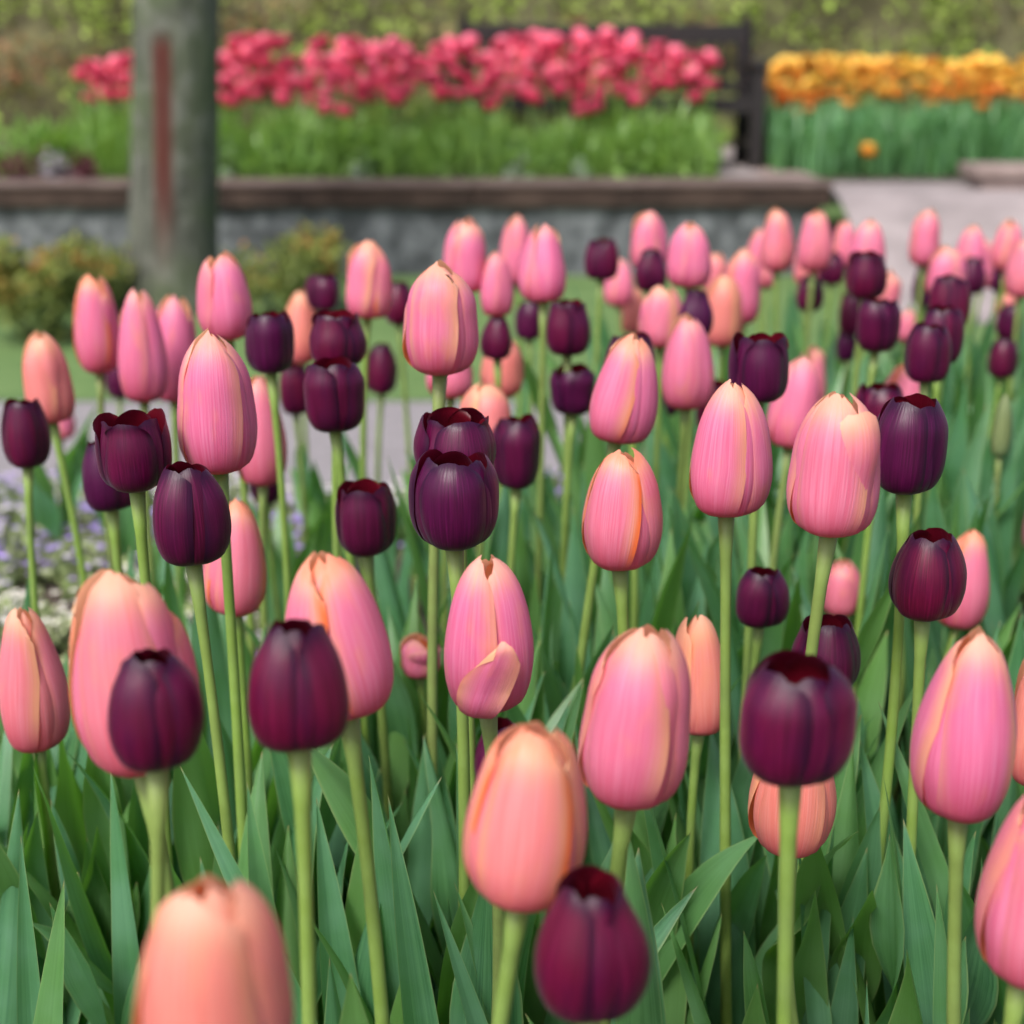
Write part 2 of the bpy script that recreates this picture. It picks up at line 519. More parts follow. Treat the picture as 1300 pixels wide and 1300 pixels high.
def leaf_scatter(mb, pts, size, tints, flat=0.0, r=rng, aspect=.5):
    """Small folded leaf faces at the given points."""
    for p, t in zip(pts, tints):
        L = size * r.uniform(.6, 1.35)
        d = Vector((r.gauss(0, 1), r.gauss(0, 1), r.gauss(0, 1) + flat)).normalized()
        a = d.orthogonal().normalized()
        b = d.cross(a)
        th = r.uniform(0, 6.28)
        a, b = a * math.cos(th) + b * math.sin(th), b * math.cos(th) - a * math.sin(th)
        p = Vector(p)
        w = L * aspect
        v = [p - d * 0, p + d * L * .5 + a * w * .5 + b * w * .15, p + d * L, p + d * L * .5 - a * w * .5 + b * w * .15]
        mb.add([tuple(q) for q in v], [(0, 1, 2, 3)], {'tint': t})

# ---- hedge of mixed shrubs and climbers at the back
hd = empty('hedge', (0, 12.2, TZ - .03))
tag(hd, 'tall mixed hedge with yellow green and reddish brown leaves behind the bench', 'hedge')
mb = MB()
hx = np.linspace(-8, 8, 60); hz = np.linspace(0, 1, 14)
V = []
for z in hz:
    for x in hx:
        V.append((x, 12.35 + .25 * mnoise.noise(Vector((x * .9, z * 3, 0))), TZ - .1 + z * (2.7 + .3 * mnoise.noise(Vector((x * .7, 5, 0))))))
nb = len(V)
V2 = [(x, 13.4, z) for x, y, z in V]
mb.add(V + V2, grid_faces(60, 14) + [tuple(i + nb for i in f[::-1]) for f in grid_faces(60, 14)] + [(13 * 60 + i, 13 * 60 + i + 1, nb + 13 * 60 + i + 1, nb + 13 * 60 + i) for i in range(59)])
mb.build('branch_core', plain('hedge_core', [(.3, (0.09, 0.075, 0.045)), (.55, (0.15, 0.145, 0.07)), (.75, (0.20, 0.20, 0.09))], 5, .95, .8, .05), hd, smooth=True, origin=hd.location)
pts, tn = [], []
r2 = random.Random(21)
while len(pts) < 15000:
    x, z = r2.uniform(-7.5, 7.5), r2.uniform(0, 2.9)
    dens = .5 + .9 * mnoise.noise(Vector((x * 1.6, z * 2.6, 7)))
    if r2.random() > dens: continue
    y = 12.35 - abs(r2.gauss(0, .16)) + .25 * mnoise.noise(Vector((x * .9, z, 0)))
    t = .5 + .42 * mnoise.noise(Vector((x * 1.1, z * 2.2, 30))) * 1.6 + r2.gauss(0, .10)
    pts.append((x, y, TZ + z)); tn.append(min(max(t, 0), 1))
mb = MB(); leaf_scatter(mb, pts, .085, tn, .3, r2, .6)
mb.build('leaves', tint_mat('hedge_leaf', [(0, (0.28, 0.085, 0.045)), (.25, (0.26, 0.17, 0.075)), (.42, (0.25, 0.30, 0.09)), (.62, (0.30, 0.40, 0.08)), (.85, (0.36, 0.52, 0.09)), (1, (0.42, 0.52, 0.15))]), hd, origin=hd.location)

# ---- tree beside the wall
tb = ground_pt(220, 392, ZL)
tr = empty('tree', tb)
tag(tr, 'grey green tree trunk with a rust brown split before the wall', 'tree')
mb = MB()
hts = [-.1, .05, .15, .4, .8, 1.3, 1.9, 2.6, 3.3]
rad = [.30, .26, .238, .224, .216, .21, .205, .20, .17]
tube(mb, [(.085 * h, 0.0, h) for h in hts], rad, 28)
mb.build('trunk', M['bark'], tr, smooth=True)
crown_pts, ct = [], []
for k in range(6):
    a = k * 1.05 + rng.uniform(-.2, .2)
    L = rng.uniform(1.4, 2.2)
    e = Vector((math.cos(a) * L, math.sin(a) * L, 3.0 + rng.uniform(1.0, 2.0)))
    mb = MB(); q0 = Vector((.25, 0, 2.9)); q1 = q0.lerp(e, .5) + Vector((0, 0, .25))
    P = [q0.lerp(q1, s).lerp(q1.lerp(e, s), s) for s in np.linspace(0, 1, 8)]
    tube(mb, P, np.linspace(.10, .02, 8), 10)
    mb.build('limb', M['bark'], tr, smooth=True)
    for p in P[3:]:
        for _ in range(16):
            crown_pts.append(tuple(p + Vector((rng.gauss(0, .4), rng.gauss(0, .4), rng.gauss(.2, .35))))); ct.append(rng.random())
mb = MB(); leaf_scatter(mb, crown_pts, .09, ct, .2)
mb.build('crown', tint_mat('tree_leaf', [(0, (0.06, 0.13, 0.03)), (1, (0.14, 0.24, 0.05))]), tr)

# ---- low shrubs at the foot of the wall
shrub_mat = tint_mat('shrub_leaf', [(0, (0.055, 0.085, 0.025)), (.45, (0.14, 0.18, 0.04)), (.7, (0.22, 0.26, 0.055)), (.85, (0.34, 0.20, 0.045)), (1, (0.40, 0.14, 0.04))])
twig_mat = plain('shrub_twig', [(.3, (0.03, 0.022, 0.014)), (.7, (0.07, 0.05, 0.03))], 20, .9)
def shrub(px, py, w, h, n, label, rs):
    base = ground_pt(px, py, ZL)
    o = empty('shrub', base)
    tag(o, label, 'shrub', 'low shrubs below the retaining wall')
    r = random.Random(rs)
    mb = MB()
    lob = [(r.uniform(-.6, .6) * w, r.uniform(-.18, .18), r.uniform(.35, .72) * h, r.uniform(.28, .42)) for _ in range(7)]
    P, T = [], []
    for lx, ly, lz, lr in lob:
        tube(mb, [(lx * .3, ly * .3, 0), (lx * .7, ly * .7, lz * .6), (lx, ly, lz)], [.012, .008, .004], 5)
    mb.build('branches', twig_mat, o)
    while len(P) < n:
        lx, ly, lz, lr = r.choice(lob)
        d = Vector((r.gauss(0, 1), r.gauss(0, 1), r.gauss(0, 1))).normalized() * (r.random() ** .45)
        p = (lx + d.x * lr * w * .8, ly + d.y * lr * .7, max(.0, lz + d.z * lr * h))
        if p[2] > h * 1.15: continue
        t = .38 + .25 * (p[2] / h) + .55 * mnoise.noise(Vector((p[0] * 4 + rs, p[1] * 4, p[2] * 5))) + r.gauss(0, .12)
        P.append(p); T.append(min(max(t, 0), 1))
    mb = MB(); leaf_scatter(mb, P, .05, T, .4, r, .5)
    mb.build('leaves', shrub_mat, o)
shrub(55, 428, .50, .46, 2600, 'larger orange tipped shrub at the far left below the wall', 3)
shrub(150, 400, .26, .40, 1200, 'small olive green shrub touching the left side of the trunk', 8)
shrub(372, 398, .36, .42, 2000, 'olive green shrub right of the tree trunk below the wall', 5)

# ---- bench
def bench():
    bx0, bx1 = ray_pt(590, 60, 10).x, ray_pt(934, 60, 10).x
    W = bx1 - bx0
    by = 10.05
    o = empty('garden_bench', ((bx0 + bx1) / 2, by, TZ))
    o.rotation_euler.z = R(-3)
    tag(o, 'dark wooden garden bench with slatted back behind the rose red tulips', 'bench')
    m = M['bench']
    h = W / 2
    for sx in (-1, 1):
        mb = MB(); tube(mb, [(sx * h, .03, 0), (sx * h, .03, .42), (sx * h, .10, .90)], [.055, .055, .046], 4)
        tube(mb, [(sx * h, .10, .90), (sx * h, .105, .93), (sx * h, .105, .96)], [.022, .036, .012], 10)
        mb.build('leg', m, o)
        mb = MB(); mb.box((sx * (h + .04), -.46, .315), (.09, .09, .63)); mb.build('leg', m, o, bevel=.006)
        mb = MB(); mb.box((sx * (h + .03), -.22, .655), (.10, .62, .055)); mb.build('armrest', m, o, bevel=.012)
        mb = MB(); mb.box((sx * h, -.2, .15), (.04, .44, .05)); mb.build('stretcher', m, o, bevel=.005)
    mb = MB()
    for k in range(6):
        mb.box((0, -.45 + k * .088, .435 - .006 * k), (W + .02, .078, .026))
    mb.box((0, -.47, .385), (W, .03, .07))
    mb.build('seat', m, o, bevel=.004)
    mb = MB()
    mb.box((0, .09, .84), (W, .045, .13)); mb.box((0, .04, .50), (W, .04, .06))
    for k in range(19):
        x = -h + W * (k + .5) / 19
        tube(mb, [(x, .045, .50), (x, .088, .82)], [.022, .022], 4)
    mb.build('backrest', m, o, bevel=.004)
bench()

# ------------------------------------------------------------------ tulip flowers
PROF = {   # v, radius / R, z / H
    'P': ([0, .05, .12, .22, .34, .46, .6, .74, .86, .94, 1],
          [.10, .46, .75, .915, .995, .995, .915, .775, .575, .37, .12],
          [0, .010, .05, .135, .26, .39, .55, .715, .855, .94, 1]),
    'D': ([0, .05, .12, .22, .34, .48, .62, .76, .88, .95, 1],
          [.10, .44, .71, .88, .975, 1.0, .965, .865, .73, .64, .54],
          [0, .010, .05, .14, .27, .43, .60, .76, .89, .955, 1]),
}
WPH = {
    'P': ([0, .06, .14, .28, .45, .6, .74, .86, .94, 1], [.10, .44, .78, 1.06, 1.20, 1.20, 1.10, .90, .66, .40]),
    'D': ([0, .06, .14, .28, .45, .6, .74, .86, .94, 1], [.10, .46, .76, .98, 1.05, 1.05, .98, .84, .70, .56]),
}

SHP = [1.0, 0.0]                                   # this flower's own belly height and shoulder

def profile(kind, v, top):
    vs, rs, zs = PROF[kind]
    r = crom(vs, rs, v) + SHP[1] * np.exp(-((v - .76) / .16) ** 2)
    k = np.clip((v - .42) / .58, 0, 1) ** 1.5
    r = r + (top - rs[-1]) * k
    return r, np.clip(crom(vs, zs, v), 0, 1.05) ** SHP[0]

def petal_verts(kind, R_, H, th0, outer, top, r, nu=13, nv=20, lean=0., tipc=0., width=1.0, hs=1.0, rho=None, skew=0.):
    v = np.linspace(0, 1, nv)
    us = np.linspace(-1, 1, nu)
    P = kind == 'P'
    rho = rho or (1.0 if outer or P else .86)
    cap = (1.16 if outer else 1.15) if P else (.98 if outer else .95)
    drop = (.165 if P else .145) * r.uniform(.85, 1.15)
    wp = crom(*WPH[kind], v) * width
    tw = r.uniform(-.08, .08)
    ph, ph2, ph3, wv = r.uniform(0, 6.28), r.uniform(0, 6.28), r.uniform(0, 6.28), (r.uniform(.010, .022) if P else r.uniform(.008, .02))
    imb = (.058 if outer else .02) if P else .018
    pe = 2.4 if P else 2.2
    muc = .016 if P else .003
    nick = r.uniform(0, .02)
    V, uu, vv, ee = [], [], [], []
    for j in range(nv):
        au = np.abs(us)
        ve = v[j] - drop * v[j] ** 2.6 * au ** pe + (muc * np.exp(-(us / .10) ** 2) - nick * np.exp(-((us - .35) / .12) ** 2)) * v[j] ** 8
        ve = np.clip(ve + (.010 * np.sin(9 * us + ph3) + .006 * np.sin(23 * us + ph)) * (1 if P else .5) * v[j] ** 6, 0, 1)
        pr, pz = profile(kind, ve, top * (1 + lean))
        a = us * min(wp[j] / max(float(profile(kind, np.array([v[j]]), top)[0][0]), .32), cap)
        th = th0 + tw * v[j] + skew * v[j] + a
        f = 1 - (.155 if P else .175) * a ** 2 + .018 * np.exp(-(us / .15) ** 2) * (1 if P else .4) - .012 * np.exp(-((au - .42) / .2) ** 2) * v[j]
        rad = pr * rho * f - (.125 * min(v[j] * 5, 1) * np.minimum(pr * 2.2, 1) if P and not outer else 0) + imb * us * min(v[j] * 4, 1) * np.minimum(pr * 1.5, 1)
        rad = rad + wv * np.sin(7 * v[j] + ph + 2 * us) * us ** 2 + (.006 if P else .012) * np.sin(5 * v[j] + ph2) * min(v[j] * 3, 1)
        if P and outer: rad = rad + (.045 * np.clip((us - .70) / .30, 0, 1) ** 2 + .03 * np.clip((-us - .75) / .25, 0, 1) ** 2) * min(1, v[j] * 3) * (1 - v[j]) ** .3 * np.minimum(pr, 1)
        if P and not outer: tipc = min(tipc, 0)
        rad = rad + tipc * max(0, (v[j] - .8) / .2) ** 2
        z = pz * H * hs * (.985 if P and not outer else 1)
        rad = rad + (.016 if P else .012) * np.sin(3.1 * us + 4.3 * v[j] + ph3) * min(v[j] * 3, 1) * np.minimum(pr, 1)
        V.append(np.stack([rad * R_ * np.cos(th), rad * R_ * np.sin(th), z], 1))
        uu.append(us); vv.append(np.full(nu, v[j])); ee.append(np.minimum((1 - au) * wp[j], (1 - v[j]) * 1.9))
    return np.concatenate(V), dict(uu=np.concatenate(uu), vv=np.concatenate(vv), edge=np.concatenate(ee))

def frame(axis):
    z = Vector(axis).normalized()
    x = Vector((1, 0, 0)) - z * z.x
    x.normalize()
    return np.array([x, z.cross(x), z]).T           # columns

def fit_flower(kind, cx, yt, yb, w, t, axis, top):
    """Base point, radius and height whose outline fills the given picture extent at depth t."""
    A = frame(axis)
    v = np.linspace(0, 1, 14)
    pr, pz = profile(kind, v, top)
    an = np.linspace(0, 2 * np.pi, 25)[:-1]
    Rr, H = w * t / FPX / 2, (yb - yt) * t / FPX
    bx, by = float(cx), float(yb)
    for _ in range(12):
        B = np.array(ray_pt(bx, by, t))
        X = (pr[:, None] * np.cos(an)[None] * Rr).ravel(); Y = (pr[:, None] * np.sin(an)[None] * Rr).ravel()
        Z = np.repeat(pz * H, len(an))
        P = B[None] + np.stack([X, Y, Z], 1) @ A.T
        px, py = project(P)
        Rr *= w / (px.max() - px.min())
        H *= max(.3, 1 + ((yb - yt) / (py.max() - py.min()) - 1) * 1.0)
        bx += cx - (px.max() + px.min()) / 2
        by += yb - py.max()
    return Vector(ray_pt(bx, by, t)), Rr, H, A

GP, GD = 'pink tulips in the foreground bed', 'dark purple tulips in the foreground bed'
WDEF = {'P': .052, 'D': .048}

def bezier(a, b, c, n):
    return [a * (1 - s) ** 2 + b * 2 * s * (1 - s) + c * s * s for s in np.linspace(0, 1, n)]

STEMS, LEAFY, BODY = [], [], []
def tulip(idx, kind, cx, yt, yb, w, label, W=None, tilt=0., fwd=0., top=None, peach=.2, edge=.5, yaw=None, sb=None, n_leaf=None,
          red=None, special=None, seed=None, extra=()):
    r = random.Random(1000 + idx if seed is None else seed)
    W = W or WDEF[kind]
    t = min(FPX * W / w, 2.42)
    if top is None:
        top = r.uniform(.08, .16) if kind == 'P' else r.uniform(.36, .56)
    elif kind == 'D': top = top * .84
    elif kind == 'P': top = max(.08, top - .17)
    axis = (math.sin(R(tilt)), math.sin(R(fwd + r.uniform(-3, 3))), math.cos(R(tilt)))
    SHP[:] = [r.uniform(.88, 1.12), r.uniform(-.07, .09)]
    if kind == 'P': peach = min(1, max(0, peach + r.uniform(-.12, .22)))
    B, Rr, H, A = fit_flower(kind, cx, yt, yb, w, t, axis, top)
    if yaw is None: yaw = r.uniform(0, 120)
    # ground point of the stem
    if sb:
        a = (sb[0] - 650) / FPX; b = (650 - sb[1]) / FPX
        tt = B.y / (CP + b * SP)
        S = ray_pt(sb[0], sb[1], tt)
        dz = B.z - S.z
        G = B + (S - B) * (B.z / dz)
        G.y = B.y + r.uniform(-.02, .02)
    else:
        G = Vector((B.x - math.sin(R(tilt)) * .2 + r.uniform(-.018, .018), B.y + r.uniform(-.03, .03), 0))
    G.z = -.01
    root = empty('tulip', (G.x, G.y, 0))
    tag(root, label, 'tulip', GP if kind == 'P' else GD)
    if B.z < .2: print('LOW', idx, label, round(B.z, 3), round(t, 2))
    O = np.array(root.location)
    # stem
    ax = Vector(A[:, 2])
    mid = B - ax * (B.z * .45) + Vector((r.uniform(-.02, .02), r.uniform(-.012, .012), 0))
    P = bezier(B + ax * (.03 * H), mid, G, 16)
    rs = (Rr / .026) ** .5
    mb = MB()
    r0 = .0033 * rs
    tube(mb, P, [r0 * r.uniform(.97, 1.03) * (1.7 if i == 0 else 1.15 if i == 1 else 1.0 + .35 * i / 15) for i in range(16)], 12)
    st = mb.build('stem', M['stem'], root, smooth=True, origin=O)
    st.color = (r.uniform(.0, .9) if kind == 'P' else r.uniform(0, .6), r.random(), 0, 1)
    # petals
    mat = M['pink'] if kind == 'P' else M['dark']
    sd = r.random()
    redv = r.random() if red is None else red
    nq = (15, 24) if w > 58 else (9, 14)
    odd = r.choice((-1, -1, 0, 1, 2, 3, 4, 5))
    for k in range(6):
        outer = k % 2 == 0
        th = R(yaw) + k * math.pi / 3 + r.uniform(-.09, .09)
        lean = r.uniform(-.3, 1.1) if kind == 'P' else r.uniform(-.12, .16)
        tipc = r.uniform(-.04, .06) if kind == 'P' else r.uniform(-.03, .10)
        hs = 1.0 if k == 0 else r.uniform(.95, 1.01)
        width = (r.uniform(.76, .98) if outer else r.uniform(.95, 1.08)) if kind == 'P' else (r.uniform(.82, .98) if outer else r.uniform(.92, 1.05))
        if kind == 'P' and not special and k == odd:
            lean, hs, tipc, width = r.uniform(1.6, 3.6), r.uniform(.86, .97), r.uniform(.02, .10), r.uniform(.78, .92)
        if special and k in special:
            sp = special[k]
            lean = sp.get('lean', lean); tipc = sp.get('tip', tipc); hs = sp.get('h', hs); width = sp.get('w', width)
        vloc, att = petal_verts(kind, Rr, H, th, outer, top, r, *nq, lean=lean, tipc=tipc, width=width, hs=hs)
        mb = MB(); mb.add(np.array(B)[None] + vloc @ A.T, grid_faces(*nq), att)
        p = mb.build('petal', mat, root, smooth=True, origin=O)
        sdk = (sd + .13 * k) % 1
        if kind == 'P': p.color = (min(max(peach + r.uniform(-.1, .1), 0), 1), sdk, min(max(edge + (r.uniform(-.25, .2) if edge < .95 else r.uniform(-.06, .05)), 0), .8 if edge < .85 else 1), 1)
        else: p.color = (min(max(redv + r.uniform(-.15, .15), 0), 1), sdk, 0, 1)
    for e in extra:
        vloc, att = petal_verts(kind, Rr, H, R(e['az']), True, e.get('top', .8), r, 15, 24, lean=0, tipc=e.get('tip', .1), width=e.get('w', .6), hs=e.get('h', .6), rho=e.get('rho', 1.05), skew=e.get('skew', 0))
        mb = MB(); mb.add(np.array(B)[None] + vloc @ A.T, grid_faces(15, 24), att)
        p = mb.build('petal', mat, root, smooth=True, origin=O)
        p.color = (peach, (sd + .8) % 1, edge, 1)
    BODY.append((cx - w * .46, cx + w * .46, yt + (yb - yt) * .08, yb - (yb - yt) * .04, t))
    STEMS.append(np.array([tuple(p) for p in P]))
    LEAFY.append((root, G, B, n_leaf, r))
    return root

def clear_of_stems(p0, az, a0, a1, L, W, side, own=None):
    """True when the middle line of a leaf passes no stem closer than the leaf is wide."""
    sv = np.linspace(.15, 1, 9)
    ang = a0 + (a1 - a0) * sv ** 1.6
    azs = az + side * sv ** 1.5
    d = np.stack([np.sin(ang) * np.cos(azs), np.sin(ang) * np.sin(azs), np.cos(ang)], 1) * (L / 9)
    c = np.array(p0)[None] + np.cumsum(d, 0)
    wv = W * (1 - sv ** 3) * .85 + .004
    tt = c[:, 1] * CP - (c[:, 2] - CAMZ) * SP
    px, py = project(c)
    hw = FPX * wv / np.maximum(tt, .1) * .6
    for (x0, x1, y0, y1, tb_) in BODY:
        if np.any((px + hw > x0) & (px - hw < x1) & (py > y0) & (py < y1) & (tt < tb_ + .01)): return False
    for k, S in enumerate(STEMS):
        if k == own or abs(S[8, 0] - p0[0]) + abs(S[8, 1] - p0[1]) > L + .12: continue
        o = np.argsort(S[:, 2])
        sx = np.interp(c[:, 2], S[o, 2], S[o, 0]); sy = np.interp(c[:, 2], S[o, 2], S[o, 1])
        if np.any(((sx - c[:, 0]) ** 2 + (sy - c[:, 1]) ** 2) < wv ** 2): return False
    return True

def add_leaves():
    for own, (root, G, B, n_leaf, r) in enumerate(LEAFY):
        O = np.array(root.location)
        nl = n_leaf if n_leaf is not None else r.choice((3, 3, 4))
        for k in range(nl):
            for attempt in range(12):
                s = r.uniform(.02, .10) if k < 2 else r.uniform(.06, .16)
                p0 = G.lerp(B, s / max(B.z, .15)); p0.z = max(s, .01)
                L = r.uniform(.25, .37) * (1 if k < 2 else .8) * (.72 if B.y > 1.15 and B.x < .06 * B.y else 1)
                Wl = r.uniform(.018, .031) * (1 if k < 2 else .75)
                az, a0, a1, sd = r.uniform(0, 6.283), r.uniform(.04, .28), r.uniform(.15, .85), r.uniform(-.8, .8)
                if clear_of_stems(p0, az, a0, a1, L, Wl, sd, own): break
            else:
                if k: continue
                L *= .6
            mb = MB()
            blade(mb, tuple(p0), az, a0, a1, L, Wl, r.uniform(.25, .6), r.uniform(-.7, .7),
                  r.choice((0, .15, .3, .5)), r.uniform(0, 6), r.random(), side=sd, nu=9, nv=20)
            mb.build('leaf', M['leaf'], root, smooth=True, origin=O)

def hero_leaf(tip, base, t, wpx, wave=0., tint=.3, twist=.2, face=0., fold=.35):
    """A leaf one can pick out at the front of the bed, given to the tulip that stands nearest."""
    a, b = ray_pt(*tip, t * .99), ray_pt(*base, t)
    d = (b - a).normalized()
    p0 = b + d * max(0, (b.z - .03) / max(-d.z, .2))
    p0.z = max(p0.z, .02)
    v = a - p0
    az, an, L = math.atan2(v.y, v.x), math.acos(max(-1, min(1, v.normalized().z))), v.length
    lat = Vector((-math.sin(az), math.cos(az), 0)); nr = lat.cross(v.normalized())
    X = Vector((math.cos(face), math.sin(face), 0))
    roll = math.atan2(X.dot(nr), X.dot(lat))
    k = min(range(len(LEAFY)), key=lambda i: (LEAFY[i][1].xy - p0.xy).length)
    root = LEAFY[k][0]
    mb = MB()
    blade(mb, tuple(p0), az, an - .04, an + .04, L, wpx * t / FPX / 2 * 1.1, fold, twist, wave, 1.0, tint, side=0, nu=9, nv=26, roll=roll)
    mb.build('leaf', M['leaf'], root, smooth=True, origin=np.array(root.location))

T = []
def P_(cx, yt, yb, w, label, **k): T.append(('P', cx, yt, yb, w, label, k))
def D_(cx, yt, yb, w, label, **k): T.append(('D', cx, yt, yb, w, label, k))

# front left
P_(168, 714, 988, 172, 'largest pink tulip at left, ragged three pointed top, behind a round purple tulip', W=.060, peach=.35, edge=.9, yaw=262, tilt=-3, sb=(182, 1120), special={1: dict(lean=2.6, h=.95), 2: dict(lean=3.2, h=.74, tip=.10), 4: dict(lean=.9, h=.97, tip=.03)}, n_leaf=2)
D_(195, 818, 982, 127, 'round closed purple tulip in front of the largest pink tulip at left', W=.040, top=.42, yaw=235, sb=(190, 1120), n_leaf=2)
P_(41, 767, 957, 95, 'pink tulip with crossing peach edges cut by the left picture edge', peach=.45, edge=.8, yaw=245, sb=(52, 1290))
P_(430, 697, 918, 142, 'pink tulip with a red orange seam behind the closed purple tulip', tilt=-7, peach=.2, edge=1.0, yaw=205, special={4: dict(lean=.6)}, sb=(468, 1290), n_leaf=3)
D_(377, 781, 957, 138, 'closed egg shaped purple tulip in front of the pink one with red seam', W=.044, top=.38, yaw=222, sb=(380, 1290), n_leaf=2)
P_(270, 1105, 1400, 206, 'blurred peach pink tulip nearest the camera, cut by the bottom edge', peach=.75, edge=.7, yaw=255, top=.34, n_leaf=0)
# front centre
P_(618, 701, 908, 119, 'pink tulip with one short petal lifted across its front', W=.050, peach=.1, edge=.7, yaw=222, top=.28, extra=[dict(az=246, h=.58, w=.47, top=1.0, tip=.08, skew=.75, rho=1.06)], seed=4)
P_(805, 790, 1030, 144, 'plump pink tulip with a pale peach seam down its front, right of centre', peach=.15, edge=.6, yaw=245, tilt=4, sb=(800, 1110))
P_(887, 775, 935, 79, 'salmon orange tulip tucked behind the plump pink tulip', W=.042, peach=1.0, edge=.9, yaw=300, tilt=-3, top=.34, sb=(896, 1290))
D_(636, 908, 1005, 76, 'purple tulip mostly hidden behind the large blurred peach tulip', W=.040, top=.5, yaw=230)
P_(666, 912, 1158, 165, 'large blurred peach pink tulip with a frilled pale rim, lower centre', peach=.7, edge=1.0, yaw=262, tilt=4, W=.052, top=.36, sb=(638, 1290), n_leaf=0, special={4: dict(lean=.5, h=.96)})
D_(750, 1102, 1303, 152, 'dark red purple tulip at the bottom edge below the peach tulip', W=.045, top=.48, red=.9, yaw=218, n_leaf=0)
# front right
P_(1226, 797, 1046, 141, 'plump pink tulip standing tall near the right edge, one small tip behind', peach=.15, edge=.8, yaw=262, top=.24, sb=(1222, 1290), special={3: dict(h=1.03, lean=.3)})
P_(1327, 818, 1005, 104, 'orange pink tulip at the right edge behind the plump pink tulip', peach=1.0, edge=.8)
P_(1316, 986, 1258, 156, 'large pink tulip cut off by the right edge, lower than its neighbour', peach=.1, edge=.2, yaw=255, tilt=3, n_leaf=0)
D_(1010, 825, 1002, 156, 'wide purple tulip with open dark red mouth in front of a salmon tulip', W=.050, top=.60, red=.7, yaw=225, sb=(1011, 1290), n_leaf=2, special={4: dict(lean=.18)})
P_(1006, 925, 1090, 115, 'salmon tulip seen only below the wide purple tulip', peach=1.0, edge=.6, yaw=250, sb=(1054, 1290))
D_(1050, 776, 882, 95, 'purple tulip right behind the wide purple tulip with open mouth', top=.62, yaw=270, red=.5, sb=(984, 1290))
D_(966, 716, 798, 72, 'small round purple tulip low between tall stems, right of centre', W=.042, top=.55, yaw=230, red=.5)
P_(1068, 709, 783, 58, 'small pink tulip half hidden by a tall stem, right of the small purple one', W=.044, peach=.15, edge=.2)
D_(1176, 669, 790, 104, 'purple tulip with ribbed petals in front of a pink tulip with orange rim', top=.52, yaw=235, sb=(1168, 850))
P_(1222, 669, 800, 74, 'pink tulip with bright orange right rim behind the ribbed purple tulip', peach=.3, edge=1.0, yaw=286, tilt=2)
P_(1320, 625, 702, 46, 'pink tulip just entering the picture at the right edge', peach=.2, edge=.2)
P_(533, 806, 862, 52, 'small low pink tulip split by a green leaf left of the lifted petal one', W=.034, peach=.2, edge=.3, top=.5)
# middle left
P_(275, 417, 603, 106, 'large sharp pink tulip with pale peach rim left of centre', peach=.1, edge=.75, yaw=270, top=.26, sb=(303, 1060), seed=11)
P_(331, 475, 618, 72, 'pink tulip close behind the right side of the large sharp pink one', peach=.2, edge=.2)
D_(169, 517, 626, 101, 'open purple tulip with petals spreading at left, above a closed one', top=.85, yaw=278, red=.55, special={2: dict(lean=.22), 4: dict(lean=.16)})
D_(139, 553, 650, 80, 'purple tulip behind and below the open spreading purple tulip', top=.6, yaw=250)
D_(241, 584, 720, 104, 'purple tulip with a dark gap between front petals under the large pink one', top=.55, yaw=240, red=.5, sb=(285, 1100))
P_(299, 630, 783, 87, 'pink tulip with a vivid red orange edge behind a tall stem at left', peach=.25, edge=1.0, yaw=284, tilt=3, top=.22)
D_(337, 575, 641, 48, 'purple tulip peeping out under the pink tulip beside a thin stem', W=.044)
P_(60, 420, 539, 70, 'peach pink tulip above the far left purple tulip', peach=.7, edge=.8, tilt=-4)
P_(76, 490, 559, 42, 'pink tulip mostly hidden behind the peach one at far left', peach=.2)
D_(32, 504, 595, 66, 'purple tulip with parted petals touching the left picture edge', W=.044, top=.68, yaw=275, red=.8)
P_(123, 348, 475, 63, 'pink tulip with orange rims on both sides at upper left', peach=.2, edge=1.0, yaw=268)
P_(180, 364, 511, 66, 'pink tulip with yellow peach seam, left one of a touching pair', peach=.2, edge=.6, yaw=235)
P_(221, 369, 511, 66, 'plain pink tulip, right one of a touching pair at upper left', peach=.1, edge=.2, W=.055, tilt=3)
D_(151, 440, 506, 38, 'purple sliver of tulip behind the touching pink pair', W=.044)
P_(287, 318, 432, 74, 'pink tulip right of the tree trunk, above the large sharp pink one', peach=.15, edge=.4)
D_(342, 393, 475, 67, 'square purple tulip right of the upper pink tulip by the trunk', W=.044, top=.78, yaw=270)
P_(383, 366, 462, 48, 'peach tulip between two dark tulips at upper left', peach=.8, edge=.8)
D_(427, 392, 468, 76, 'wide purple tulip just above another with a rippled rim', top=.75, yaw=250)
D_(423, 452, 550, 80, 'purple tulip with upright rippled rim below the wide purple one', top=.70, yaw=240, red=.5)
D_(374, 460, 527, 42, 'plain small purple tulip left of the rippled rim one', W=.040)
D_(411, 346, 395, 46, 'small purple tulip highest among the dark ones at upper left', top=.7)
